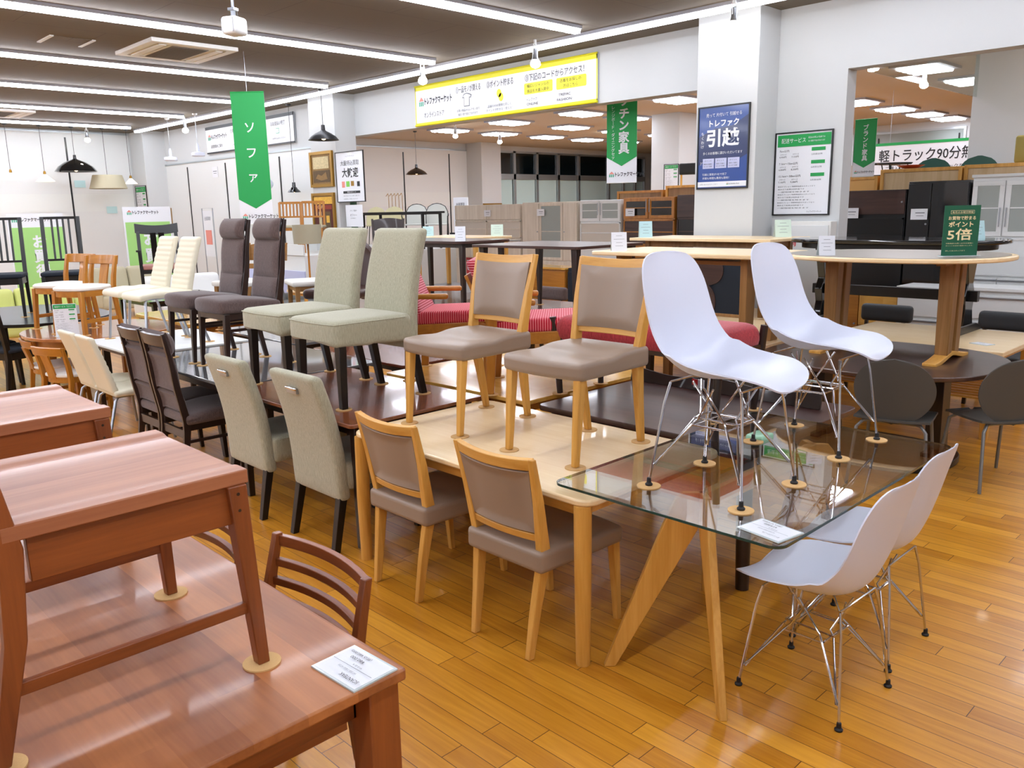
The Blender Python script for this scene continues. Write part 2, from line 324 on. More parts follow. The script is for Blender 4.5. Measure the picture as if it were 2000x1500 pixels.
# ceiling with board joints
def ceiling_material():
    m = M['ceil']; nt = m.node_tree; N = nt.nodes.new; L = nt.links.new; b = nt.nodes['Principled BSDF']
    tc = N('ShaderNodeTexCoord'); br = N('ShaderNodeTexBrick'); br.offset = .5; br.inputs['Scale'].default_value = 1
    for k, v in (('Brick Width', 1.82), ('Row Height', .91), ('Mortar Size', .004)): br.inputs[k].default_value = v
    br.inputs['Color1'].default_value = br.inputs['Color2'].default_value = hexc('#6c6355'); br.inputs['Mortar'].default_value = hexc('#544d43')
    L(tc.outputs['Object'], br.inputs['Vector']); L(br.outputs['Color'], b.inputs['Base Color']); return m
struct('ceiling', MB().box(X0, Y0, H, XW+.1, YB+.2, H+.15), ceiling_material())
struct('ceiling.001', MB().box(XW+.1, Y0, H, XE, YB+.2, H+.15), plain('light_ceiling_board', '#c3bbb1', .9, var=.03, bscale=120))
wl = MB()
wl.box(XW, 13.25, 0, XW+.2, YB, H)               # solid wall left of the pillar
wl.box(XW, 5.3, 3.095, XW+.2, 13.25, H)                                       # lintel over the wide opening
wl.box(XW, 3.87, 0, XW+.2, 5.3, H)
wl.box(XW, Y0, 3.11, XW+.2, 3.87, H)                                         # lintel over the right opening
struct('wall_right', wl, M['wall'])
struct('wall_back', MB().box(X0, YB, 0, XW+.2, YB+.2, H), M['wall'])
struct('wall_left', MB().box(X0-.2, Y0, 0, X0, YB+.2, H), M['wall'])
struct('wall_front', MB().box(X0, Y0-.2, 0, XE, Y0, H), M['wall'])
struct('wall_far', MB().box(XE, Y0, 0, XE+.2, YB+.2, H), M['wall'])
w2 = MB(); w2.box(XW+.2, YB2, 0, 18.3, YB2+.2, H); w2.box(18.3, YB2, 3.63, 26.3, YB2+.2, H); w2.box(26.3, YB2, 0, XE, YB2+.2, H)
struct('wall_back.001', w2, M['wall'])
# pillars
struct('pillar', MB().box(8.1, 4.62, 0, XW, 5.35, H), M['wall'], .006)
struct('pillar.001', MB().box(8.1, 12.5, 0, XW, 13.3, H), M['wall'], .006)
struct('pillar.002', MB().box(8.0, 20.5, 0, XW, YB, H), M['wall'], .006)
struct('pillar.003', MB().box(12.3, 3.2, 0, 12.9, 3.9, H), M['wall'], .006)
struct('pillar.004', MB().box(15.6, 10.72, 0, 16.3, 11.45, H), M['wall'], .006)
struct('pillar.005', MB().box(17.3, 18.9, 0, 18.1, YB2, H), M['wall'], .006)
# wall shelving rails: white display panels with dark slotted uprights
def panel_wall(name, x0, x1, y, ups, rail):
    mb = MB().box(x0, y-.03, .1, x1, y, rail); o = struct(name, mb, M['white'])
    MB().box(x0, y-.05, rail, x1, y, rail+.03).build('rail', M['alu'], o)
    for u in ups: MB().box(u-.018, y-.042, .1, u+.018, y-.028, rail-.1).build('slotted_upright', M['black'], o)
    MB().box(x0, y-.034, 1.95, x1, y-.03, 2.35).build('pale_band', plain('pale_grey_band', '#dfe3e0', .6), o)
panel_wall('trim_1', X0, 7.95, YB, (-2.4, 1.9, 6.55), 3.72)
panel_wall('trim_2', XW+.2, 17.3, YB2, (10.6, 12.4, 14.9, 16.6), 3.56)
pb = MB().box(XW-.03, 13.3, .1, XW, 20.5, 2.98); o = struct('trim_3', pb, M['white'])
MB().box(XW-.05, 13.3, 2.98, XW, 20.5, 3.01).build('rail', M['alu'], o)
for u in (13.9, 15.1, 17.4, 19.3): MB().box(XW-.042, u-.018, .1, XW-.028, u+.018, 2.9).build('slotted_upright', M['black'], o)
# windows of the far entrance: dark night glass above, frosted panes below
night = plain('night_window_glass', '#0b1418', .05, spec=.8); frost = plain('frosted_film', '#d2f0f0', .25, spec=.6)
wx = [18.3, 19.35, 20.4, 21.45, 22.5, 24.15, 25.0, 25.7, 26.3]
wn = 1
for a, b in zip(wx[:-1], wx[1:]):
    o = struct('window_%d' % wn, MB().box(a+.05, YB2+.05, 2.92, b-.05, YB2+.09, 3.6), night)
    fr = MB(); fr.box(a, YB2-.02, .1, a+.07, YB2+.12, 3.63); fr.box(a, YB2-.02, 3.57, b, YB2+.12, 3.63); fr.box(a, YB2-.02, 2.75, b, YB2+.12, 2.92); fr.box(a, YB2-.02, 0, b, YB2+.12, .1)
    fr.box(b-.03, YB2-.02, .1, b, YB2+.12, 3.63); fr.build('window_frame', M['alu'], o)
    MB().box(a+.05, YB2+.05, .1, b-.05, YB2+.09, 2.75).build('frosted_pane', frost, o); wn += 1
# bright roller-blind reflection is left to the light; service cupboard on the wall between the openings
cu = thing('hydrant_cupboard', 'white fire hydrant cupboard on the wall below the delivery price poster', 'cupboard', (XW, 4.17, 0))
MB().box(-.14, -.28, 0, -.001, .33, 1.62).build('body', M['offwhite'], cu, .004)
MB().box(-.152, -.26, .75, -.139, .31, 1.58).build('upper_door', M['white'], cu, .002)
MB().box(-.152, -.26, .05, -.139, .31, .72).build('lower_door', M['white'], cu, .002)
# ---------------------------------------------------------------- ceiling lamps
def tube_row(x0, x1, y):
    t = thing('ceiling_strip_light', '', 'ceiling light', ((x0+x1)/2, y, H))
    l = (x1-x0)/2
    MB().box(-l, -.07, -.035, l, .07, 0).build('housing', M['greyp2'], t)
    MB().prism([(-.045, -.035), (-.04, -.075), (.04, -.075), (.045, -.035)], -l, l, 'x').build('diffuser', M['strip'], t, smooth=False)
    return t
M['greyp2'] = plain('lamp_housing_grey', '#a2a3ab', .5)
names0 = ['nearest the camera', 'second from the camera in front of the projector', 'third from the camera, passing the air conditioner', 'fourth from the camera', 'fifth from the camera', 'sixth, next to farthest', 'farthest, before the pendants']
for i, (y, x1) in enumerate(((3.9, 7.45), (6.5, 7.45), (9.04, 7.45), (11.7, 7.48), (14.22, 7.2), (16.85, 7.42), (19.5, 7.37))):
    t = tube_row(-6.5, x1, y); tag(t, ['tube lamp row on the ceiling nearest the camera', 'tube lamp row ending in front of the blue poster pillar', 'tube lamp row ending above the yellow banner, behind the projector', 'tube lamp row just behind the air conditioner', 'tube lamp row ending at the top of the sofa banner', 'tube lamp row next to last before the pendants', 'tube lamp row farthest back, just before the pendants'][i], group='tube lamp rows across the ceiling')
t = thing('ceiling_strip_light', 'long white tube lamp row running beside the wall with the yellow banner', 'ceiling light', (7.8, 9, H))
MB().box(-.07, -15, -.035, .07, 11.3, 0).build('housing', M['greyp2'], t)
MB().prism([(-.045, -.035), (-.04, -.075), (.04, -.075), (.045, -.035)], -15, 11.3, 'y').build('diffuser', M['wallstrip'], t, smooth=False)
for y in (-3, .5): tag(tube_row(-6.5, 7.45, y), 'long white tube lamp row over the aisle, outside the view', group='tube lamp rows across the ceiling')
# panel lamps in the room behind
def panel_lamp():
    t = thing('ceiling_panel_light', 'x', 'ceiling light')
    MB().box(-.46, -.36, -.04, .46, .36, 0).build('housing', M['greyp2'], t)
    mb = MB()
    for k in range(4):
        x = -.4+k*.205; mb.prism([(x, -.04), (x+.04, -.075), (x+.14, -.075), (x+.18, -.04)], -.27, .27, 'y')
    mb.build('diffuser', M['panelglow'], t, smooth=False); return t
pl = panel_lamp()
rows = [(16.3, (10.2, 12.0, 13.9, 15.6, 17.4, 19.1, 20.8)), (14.1, (10.3, 12.1, 13.8, 15.9, 17.8, 19.8)), (11.95, (12.0, 13.8, 15.4, 17.3, 19.2)), (9.4, (11.5, 13.6, 15.6, 17.6)), (7.5, (11, 13, 15, 17, 18.9, 20.6, 22.1)), (5.0, (11, 13.6, 15.6, 17.6)), (2.0, (10.6, 12.6, 14.6, 17)), (-1, (11, 15))]
for r, (y, xs) in enumerate(rows):
    for k, x in enumerate(xs):
        put(pl, (x, y, H), 0, 'panel lamp of the far ceiling, row %s, %s from the lintel' % (['next to the windows', 'second from windows', 'third from windows', 'over the cupboards', 'fifth from windows', 'behind the smoke curtain', 'at the right edge', 'beyond the picture'][r], ['first', 'second', 'third', 'fourth', 'fifth', 'sixth', 'seventh'][k]), 'panel lamps of the far room')
def spot():
    t = thing('spotlight', 'x', 'spotlight')
    MB().tube([(0, 0, 0), (0, 0, -.07)], .018).tube([(.03, 0, -.05), (.03, 0, -.17)], .006, 6).tube([(-.03, 0, -.05), (-.03, 0, -.17)], .006, 6).build('bracket', M['white'], t)
    MB().lathe([(.02, -.10), (.032, -.11), (.034, -.2), (.045, -.23)], n=16).build('socket', M['steel'], t)
    MB().lathe([(.03, -.22), (.055, -.25), (.062, -.285), (.045, -.31), (.01, -.325)], n=16).build('bulb', M['bulb'], t); return t
sp = spot()
for x, y, l in ((7.35, 9.15, 'in front of the left end of the yellow banner'), (7.6, 7.3, 'in front of the middle of the yellow banner'), (7.6, 4.62, 'before the pillar with the blue poster'), (7.6, 17.2, 'beside the two small white pendants'), (6.75, 20.4, 'above the black enamel pendant at the back'),
                (13.2, 15.3, 'left of the far windows'), (15.3, 16.0, 'before the dark far windows'), (18, 14.6, 'beside the green exit sign'), (11.3, 2.9, 'behind the hanging glass pane'), (13.6, 5.0, 'above the free truck rental banner')):
    put(sp, (x, y, H), 0, 'white ceiling spotlight with glowing bulb ' + l, 'spotlights on the ceiling')
# hanging glass smoke curtain in the right opening
t = thing('smoke_curtain', 'clear glass pane hanging from the ceiling behind the right opening', 'glass panel', (8.95, 3.85, 3.12))
MB().box(0, 0, 0, 3.35, .01, .62).build('pane', M['smokepane'], t, smooth=False); MB().box(0, -.015, .62, 3.35, .025, .68).build('top_rail', M['steel'], t)
# air conditioner, hatch, projector
def aircon(x, y, label):
    t = thing('ceiling_air_conditioner', label, 'air conditioner', (x, y, H), 0, 'ceiling air conditioners')
    fr = MB()
    for a in ((-.52, -.56, .52, -.46), (-.52, .46, .52, .56), (-.52, -.46, -.42, .46), (.42, -.46, .52, .46)): fr.box(a[0], a[1], -.045, a[2], a[3], 0)
    fr.build('frame', M['offwhite'], t, .004)
    MB().box(-.42, -.46, -.03, .42, .46, 0).build('panel', M['white'], t)
    MB().box(-.26, -.44, -.042, .26, .44, -.03).build('intake_surround', M['offwhite'], t)
    g = MB()
    for k in range(22): g.box(-.22, -.4+k*.0375, -.05, .22, -.385+k*.0375, -.042)
    g.build('intake_grille', plain('grille_grey', '#6d665f', .6), t)
    for s in (-1, 1): MB().cb(s*.34, 0, -.04, .09, .84, .02).build('louver', M['offwhite'], t, .002)
aircon(4.6, 10.45, 'white cassette air conditioner in the ceiling between the third and fourth lamp rows')
aircon(4.5, 18.3, 'white cassette air conditioner at the left edge near the farthest lamp rows')
t = thing('ceiling_hatch', 'brown inspection hatch with two white edge strips in the ceiling', 'hatch', (3.44, 10.7, H))
MB().box(-.22, -.23, -.006, .22, .23, 0).build('door', M['ceil'], t); MB().box(-.24, -.24, -.012, -.2, .24, 0).build('edge_strip', M['white'], t); MB().box(.2, -.24, -.012, .24, .24, 0).build('edge_strip', M['white'], t)
t = thing('ceiling_projector', 'small white box projector hanging from the ceiling by a bracket', 'projector', (3.45, 6.7, 3.3), 25)
MB().rbox((0, 0, 0), (.17, .15, .14), .03, 2).build('body', M['white'], t)
MB().sheet(lambda u, v: (-.086+.012*math.cos(PI*(v-.5)), -.055+.11*v, -.055+.11*u), 4, 6, .004).build('rounded_front', plain('grey_front', '#9da0a5', .5), t)
MB().tube([(0, 0, .07), (0, 0, .12)], .02).box(-.03, -.03, .12, .03, .03, .14).tube([(0, 0, .14), (0, 0, .48)], .012).build('bracket', M['steel'], t)
MB().tube([(.02, 0, .14), (.07, .02, .16), (.09, .03, .1), (.07, .03, .05)], .004, 6).build('cable', M['greyp'], t)
# pendants
def pendant(kind, x, y, z, label, top=H, shade=None, r=.2, h=.16):
    t = thing('pendant_lamp', label, 'pendant lamp', (x, y, z))
    MB().lathe([(.05, 0), (.045, -.025), (.015, -.035)], (0, 0, top-z), 16).build('ceiling_rose', M['black'] if kind != 'white' else M['white'], t)
    MB().tube([(0, 0, top-z-.02), (0, 0, h)], .005, 6).build('cord', M['black'] if kind != 'white' else M['steel'], t)
    if kind == 'dome':
        MB().lathe([(.03, h+.1), (.035, h+.02), (.06, h), (r*.55, h*.75), (r*.85, h*.4), (r, h*.08), (r*1.04, 0), (r*.98, .01), (r*.5, h*.62), (.02, h*.8)], n=32).build('shade', shade or M['blackgloss'], t)
        MB().lathe([(.02, .08), (.045, .05), (.03, .01), (.005, 0)], n=12).build('bulb', M['warmbulb'], t)
    elif kind == 'cone':
        MB().lathe([(.02, h), (.03, h*.9), (r, 0), (r*.94, 0), (.025, h*.84)], n=24).build('shade', M['warmglass'], t)
        MB().lathe([(.02, h+.06), (.03, h+.02), (.025, h-.02)], n=12).build('cap', M['gold'], t)
    elif kind == 'drum':
        MB().lathe([(r*.78, h), (r, 0), (r*.98, 0), (r*.76, h)], n=36).build('shade', M['beige'], t); MB().tube([(-r*.78, 0, h), (r*.78, 0, h)], .005, 6).build('spider', M['steel'], t)
    elif kind == 'white':
        MB().lathe([(.015, h+.16), (.03, h+.1), (.028, h), (r, h*.8), (r*1.02, h*.2), (r*.9, 0), (.02, .01)], n=24).build('shade', M['plastic'], t)
    elif kind == 'star':
        MB().sheet(lambda u, v: (r*(1+.35*abs(math.cos(4*PI*u))**3)*math.cos(2*PI*u)*math.sin(PI*v), r*(1+.35*abs(math.cos(4*PI*u))**3)*math.sin(2*PI*u)*math.sin(PI*v), h*.5+h*.6*math.cos(PI*v)), 32, 12, .003).build('shade', M['plastic'], t)
    return t
M['warmglass'] = plain('lit_milk_glass', '#fff0d6', .4, emis=1.1)
pendant('cone', 5.13, 20.4, 2.62, 'small cream glass cone pendant at the far left edge', r=.19, h=.16)
pendant('cone', 5.8, 20.45, 2.6, 'small cream glass cone pendant, second from the left edge', r=.19, h=.16)
pendant('dome', 6.45, 20.45, 2.82, 'black enamel dome pendant at the back wall', r=.42, h=.26)
pendant('drum', 7.1, 20.45, 2.45, 'large beige fabric drum shade pendant at the back wall', r=.4, h=.3)
pendant('cone', 7.6, 20.4, 2.56, 'small glowing cream glass pendant beside the beige drum shade', r=.14, h=.13)
pendant('white', 7.45, 17.7, 2.93, 'white round pendant, left of a matching pair', r=.13, h=.09)
pendant('white', 7.55, 16.6, 2.96, 'white round pendant, right of a matching pair', r=.13, h=.09)
pendant('star', 7.6, 14.4, 2.22, 'white star-shaped fabric pendant below the green sofa banner', r=.24, h=.26)
pendant('dome', 7.75, 12.3, 2.98, 'black metal pendant with warm inside hanging before the white pillar', shade=plain('black_enamel_warm', '#18181a', .4), r=.24, h=.14)
pendant('dome', 8.3, 14.3, 2.2, 'small clear-edged pendant with black socket left of the framed paintings', r=.12, h=.08)
pendant('dome', 13.5, 17.2, 2.72, 'small black dome pendant in the far room', r=.27, h=.15)
# ---------------------------------------------------------------- chairs: front is +x, origin on the ground under the seat
def front_legs(t, x, y, zt, a0, a1, mat, splay=0):
    for s in (-1, 1): MB().bar((x+splay, s*(y+splay*.4), 0), (x, s*y, zt), a0, a1).build('leg', mat, t, .002)
def taupe_chair():
    t = thing('dining_chair', 'x', 'chair')
    def sd(x, y, z):
        y2 = y*(1-.09*(.25-x)/.5) ; zz = z
        if z > 0: zz = z+.020/(1+math.exp((x+.01)/.022))+.006*math.exp(-((x-.15)/.08)**2)-.010*(1-(y/.24)**2)*math.exp(-((x-.03)/.09)**2)
        return (x+(.025*(1-(y/.24)**2) if x > .15 else 0), y2, zz)
    seat = MB().rbox((.0, 0, .413), (.5, .49, .075), .022, 14, sd).build('seat', M['leather'], t)
    def seam(k):
        pts = []
        for i in range(31):
            a = -1+2*i/30; y = .238*a; x = .236+.025*(1-a*a); pts.append((x+.002, y, .437-.004*a*a))
        return pts
    MB().tube(seam(0), .0022, 6).build('piping', M['leather'], seat)
    for s in (-1, 1):
        MB().bar((.255, s*.205, 0), (.225, s*.205, .385), (.028, .028), (.042, .04)).build('leg', M['oakz'], t, .004)
        MB().path([(-.265, s*.165, 0), (-.235, s*.172, .2), (-.205, s*.185, .385), (-.205, s*.192, .46), (-.245, s*.207, .68), (-.29, s*.218, .866)],
                  [(.03, .028), (.042, .032), (.052, .036), (.052, .036), (.038, .03), (.024, .026)]).build('leg', M['oakz'], t, .004)
    cv = lambda u: -.026*(1-(2*u-1)**2)
    def bk(z): return -.205-.085*((z-.44)/.43)**1.15 if z > .44 else -.205
    hw = lambda z: lerp(.19, .217, (z-.45)/.42)
    MB().sheet(lambda u, v: (bk(lerp(.812, .858, v))+cv(u)+.013, lerp(-1, 1, u)*hw(.85), lerp(.812, .858, v)+.012*(2*u-1)**2), 14, 2, .024).build('top_rail', M['oaky'], t, .003)
    MB().sheet(lambda u, v: (bk(lerp(.508, .54, v))+cv(u)*.9+.015, lerp(-1, 1, u)*hw(.52), lerp(.508, .54, v)), 14, 2, .026).build('lower_rail', M['oaky'], t, .003)
    def pad(u, v):
        z = lerp(.535, .818, v); w = hw(z)-.012; e = min(1, 5*min(u, 1-u), 5*min(v, 1-v))
        return (bk(z)+cv(u)+.02+.016*math.sin(PI/2*min(1, e)), lerp(-1, 1, u)*w, z+.01*(2*u-1)**2*v)
    MB().sheet(pad, 20, 20, .035).build('back_pad', M['leather'], t)
    return t
def shell_chair():
    t = thing('shell_chair', 'x', 'chair')
    prof = [(.265, .40), (.235, .43), (.16, .44), (.06, .428), (-.04, .418), (-.12, .43), (-.178, .475), (-.212, .55), (-.235, .64), (-.262, .76), (-.30, .885)]
    wid = [(.19,), (.225,), (.24,), (.24,), (.24,), (.239,), (.234,), (.224,), (.216,), (.208,), (.198,)]
    def fn(u, v):
        v = .5-.5*math.cos(PI*v) if 0 < v < 1 else v
        x, z = interp(prof, v); w = interp(wid, v)[0]
        e = (1-abs(2*v-1)**(3.8+9.2*min(1, max(0, (v-.15)/.55))))**.5 if 0 < v < 1 else 0.0
        e = max(e, .02); a = (2*u-1); y = a*w*e
        k = a*a; x2, z2 = interp(prof, min(1, v+.02)); x1, z1 = interp(prof, max(0, v-.02)); tx, tz = x2-x1, z2-z1; l = math.hypot(tx, tz); nx, nz = tz/l, -tx/l
        lift = (.075*math.exp(-((v-.5)/.22)**2)+.025)*k*e
        return (x+nx*lift, y, z+nz*lift)
    MB().sheet(lambda u, v: fn(1-u, v), 28, 44, .006).build('shell', M['plastic'], t)
    rd = lambda n, *p: MB().tube(p, .0052, 8).build(n, M['chrome'], t)
    fx, fy = .20, .195
    for sx in (-1, 1):
        for sy in (-1, 1):
            f = (sx*fx, sy*fy, .012); c = (sx*fx*.93, sy*fy*.95, .085)
            rd('rod', f, (sx*.165, sy*.15, .33), (sx*.15, sy*.135, .405))
            m = MB(); m.tube([c, (sx*.075, sy*.10, .245), (sx*.055, sy*.085, .27), (-sx*.02, sy*.11, .395)], .0044, 8)
            m.tube([(c[0]-sx*.006, c[1], c[2]), (sx*.095, sy*.055, .255), (sx*.075, sy*.04, .275), (sx*.12, -sy*.03, .395)], .0044, 8); m.build('brace', M['chrome'], t)
            MB().lathe([(.014, .0), (.015, .006), (.009, .012), (.008, .03), (.002, .032)], (sx*fx, sy*fy, 0), 12).build('foot_cap', M['rubber'], t)
    MB().tube([(-.075, -.1, .245), (.075, -.1, .245), (.075, .1, .245), (-.075, .1, .245), (-.075, -.1, .245)], .0044, 8).tube([(-.095, -.055, .262), (.095, -.055, .262), (.095, .055, .262), (-.095, .055, .262), (-.095, -.055, .262)], .0044, 8).build('centre_ring', M['chrome'], t)
    for s in (-1, 1): MB().tube([(s*.15, -.135, .407), (s*.15, .135, .407)], .0045, 6).build('seat_support', M['chrome'], t)
    return t
def parsons_chair():
    t = thing('upholstered_chair', 'x', 'chair')
    def sd(x, y, z):
        if z < -.04: z += .012*math.sin(9*y+2)*(x > 0)+.012*math.sin(7*x)
        return (x+(.02*(1-(y/.25)**2) if x > .15 else 0), y, z+(.014*(1-(x/.27)**2)*(1-(y/.25)**2) if z > 0 else 0))
    s = MB().rbox((.035, 0, .42), (.53, .5, .15), .035, 12, sd).build('seat', M['green'], t)
    pts = [(.30+.018*(1-(y/.24)**2), y, .476) for y in [-.235+.47*i/20 for i in range(21)]]
    MB().tube([(-.18, -.248, .478)]+[(x, -.248, .478) for x in (0, .15, .27)]+pts+[(x, .248, .478) for x in (.27, .15, 0)]+[(-.18, .248, .478)], .003, 6).build('piping', M['green'], s)
    bx = lambda z: -.235-.03*((z-.3)/.4)-.075*max(0, (z-.45)/.53)**1.6
    def bd(x, y, z):
        zz = z+.63; return (x+bx(zz)+.004*math.cos(9*zz), y*lerp(1, .93, (zz-.3)/.68), z)
    b = MB().rbox((0, 0, .63), (.075, .49, .70), .03, 16, bd).build('backrest', M['green'], t)
    MB().box(-.047+bx(.9), -.05, .868, -.030+bx(.9), .05, .902).build('handle_recess', M['steel'], b); MB().rbox((bx(.885)-.052, 0, .895), (.018, .11, .018), .008, 2).build('pull_handle', M['chrome'], b)
    for sgn in (-1, 1):
        MB().bar((.255, sgn*.215, 0), (.25, sgn*.21, .36), (.038, .038), (.05, .05)).build('leg', M['ebony'], t, .003)
        MB().bar((-.31, sgn*.215, 0), (-.235, sgn*.205, .36), (.038, .038), (.05, .05)).build('leg', M['ebony'], t, .003)
    return t
def highback_chair():
    t = thing('high_back_chair', 'x', 'chair')
    def sd(x, y, z): return (x+(.03*(1-(y/.22)**2) if x > .15 else 0), y, z+(.022*math.sin((x+.1)*7)*(1-.3*(y/.22)**2)+.012*(1-(y/.22)**2) if z > 0 else 0))
    MB().rbox((.01, 0, .44), (.46, .44, .08), .028, 12, sd).build('seat', M['brownf'], t)
    ap = MB()
    for sgn in (-1, 1): ap.beam((.2, sgn*.19, .385), (-.22, sgn*.18, .385), .022, .055)
    ap.beam((.21, -.19, .385), (.21, .19, .385), .022, .055); ap.build('apron', M['darkx'], t, .002)
    prof = [(-.27, 0), (-.225, .2), (-.2, .40), (-.215, .52), (-.245, .68), (-.265, .85), (-.30, 1.04)]
    for sgn in (-1, 1):
        MB().bar((.225, sgn*.2, 0), (.2, sgn*.195, .40), (.026, .026), (.042, .04)).build('leg', M['darkz'], t, .003)
        pts = [interp(prof, i/14) for i in range(15)]
        MB().path([(p[0]-.012, sgn*lerp(.19, .182, p[1]), p[1]) for p in pts], [(lerp(.03, .05, min(1, p[1]/.4)) if p[1] < .5 else lerp(.05, .022, (p[1]-.5)/.54), .026) for p in pts]).build('leg', M['darkz'], t, .003)
        MB().beam((.215, sgn*.19, .28), (-.215, sgn*.18, .28), .014, .02).build('stretcher', M['darkx'], t)
    MB().sheet(lambda u, v: (-.283-.02*(1-(2*u-1)**2)-.02*v, lerp(-.18, .18, u), lerp(.955, 1.035, v)), 10, 2, .02).build('crest_rail', M['darky'], t, .002)
    MB().beam((-.22, -.17, .335), (-.22, .17, .335), .02, .06).build('rear_rail', M['darky'], t)
    def seg(z0, z1, bul, nm):
        def fn(u, v):
            z = lerp(z0, z1, v); k = 1-(2*v-1)**2; w = .182; e = math.sin(PI/2*min(1, 6*min(u, 1-u)+.15))
            x = interp(prof, (.4+z*.6/1.04*1.0) if 0 else min(1, max(0, _pz(prof, z))))[0]
            return (x+.012+bul*math.sqrt(max(k, 0))*e, lerp(-w, w, u), z)
        MB().sheet(fn, 16, 12, .03).build(nm, M['brownf'], t)
    seg(.47, .625, .022, 'lumbar_pad'); seg(.625, .895, .026, 'back_pad'); seg(.895, 1.05, .06, 'head_roll')
    return t
def _pz(prof, z):
    n = len(prof)-1
    for i in range(n):
        if prof[i+1][1] >= z: return (i+(z-prof[i][1])/(prof[i+1][1]-prof[i][1]))/n
    return 1.
def cream_chair():
    t = thing('metal_leg_chair', 'x', 'chair')
    def rib(z, f): return .005*abs(math.sin(z*PI/f))
    def bd(x, y, z):
        zz = z+.665; return (x-.19-.14*((zz-.42)/.48)**1.2+(rib(zz, .045) if x > 0 else 0), y*lerp(1, .93, (zz-.42)/.48), z)
    MB().rbox((0, 0, .665), (.05, .365, .47), .022, 44, bd).build('backrest', M['cream'], t)
    def sd(x, y, z): return (x, y*(1+.04*(x > 0)), z-(.02*max(0, x-.12)/.1 if x > .12 else 0)+(.006*math.sin(x*40)*(z > 0)*.5))
    MB().rbox((.02, 0, .435), (.46, .41, .055), .025, 18, sd).build('seat', M['cream'], t)
    for sgn in (-1, 1):
        MB().tube([(.225, sgn*.20, 0), (.19, sgn*.17, .38), (.17, sgn*.15, .405), (.0, sgn*.13, .405)], .012, 10).build('leg', M['steel'], t)
        MB().tube([(-.31, sgn*.20, 0), (-.2, sgn*.17, .38), (-.17, sgn*.15, .405), (.0, sgn*.13, .405)], .012, 10).build('leg', M['steel'], t)
    return t
def cherry_chair():
    t = thing('ladder_back_chair', 'x', 'chair')
    def sd(x, y, z):
        zz = z
        if z > 0: zz = z-.022*max(0, 1-abs(x+.13)/.1)**.8*(1-(y/.26)**6)+.010*(x > .02)*math.sin(PI*min(1, (x-.02)/.25))
        return (x, y, zz)
    m = MB(); m.sheet(lambda u, v: (lerp(-.245, .27, u), lerp(-.27, .27, v), .493-.006*min(1, max(0, (.215-abs(lerp(-.27, .27, v)))/.02))), 6, 44, .034)
    m.build('seat', M['cherryseat'], t, .003)
    ap = MB(); ap.box(-.2, -.262, .365, .235, -.238, .462); ap.box(-.2, .238, .365, .235, .262, .462); ap.box(.225, -.24, .385, .25, .24, .46); ap.build('apron', M['cherryx'], t, .002)
    for sgn in (-1, 1):
        MB().path([(.262, sgn*.272, 0), (.25, sgn*.262, .25), (.238, sgn*.255, .46)], [(.03, .03), (.038, .038), (.046, .046)]).build('leg', M['cherryz'], t, .003)
        MB().path([(-.30, sgn*.262, 0), (-.245, sgn*.258, .25), (-.23, sgn*.255, .44), (-.25, sgn*.255, .58), (-.30, sgn*.25, .79)], [(.03, .028), (.042, .03), (.046, .03), (.036, .028), (.026, .026)]).build('leg', M['cherryz'], t, .003)
        MB().beam((.255, sgn*.262, .15), (-.255, sgn*.258, .15), .018, .028).build('stretcher', M['cherryx'], t, .002)
    for z, h in ((.765, .036), (.695, .026), (.635, .026), (.575, .026)):
        MB().sheet(lambda u, v: (-.232-.068*((z-.5)/.29)-.04*(1-(2*u-1)**2), lerp(-.245, .245, u), lerp(z-h/2, z+h/2, v)), 14, 2, .02).build('slat' if z < .75 else 'top_rail', M['cherryy'], t, .002)
    for sgn in (-1, 1):
        for z in (.44, .40): MB().lathe([(.005, 0), (.004, .002)], (0, 0, 0), 8).map(lambda x, y, z_: (.238+x, sgn*(.277+z_), z+y)).build('dowel_plug', M['darkz'], t)
    return t
def amber_chair():
    t = thing('round_seat_chair', 'x', 'chair')
    out = sup(0, 0, .24, .225, 2.6, 40)
    MB().loft([[(x*k, y*k, z) for x, y in out] for k, z in ((.95, .405), (1, .415), (1.0, .432), (.93, .444), (.75, .45), (.4, .452), (.1, .452))]).build('seat', M['white_seat'], t)
    MB().loft([[(x*.93, y*.93, z) for x, y in out] for z in (.35, .406)]).build('apron', M['amberx'], t)
    for sgn in (-1, 1):
        MB().bar((.19, sgn*.19, 0), (.17, sgn*.17, .4), (.036, .036), (.042, .042)).build('leg', M['amberz'], t, .003)
        MB().path([(-.235, sgn*.19, 0), (-.19, sgn*.185, .38), (-.205, sgn*.19, .52), (-.25, sgn*.195, .715)], [(.034, .03), (.044, .032), (.04, .032), (.026, .03)]).build('leg', M['amberz'], t, .003)
        MB().beam((.185, sgn*.185, .12), (-.215, sgn*.188, .12), .016, .035).build('stretcher', M['amberx'], t)
    MB().sheet(lambda u, v: (-.236-.03*(1-(2*u-1)**2)-.02*v, lerp(-.2, .2, u), lerp(.635, .72, v)), 12, 2, .022).build('top_rail', M['ambery'], t, .003)
    MB().sheet(lambda u, v: (-.225-.02-.06*(v)**1.2+.02, lerp(-.05, .05, u), lerp(.40, .64, v)), 3, 6, .016).build('splat', M['amberz'], t)
    return t
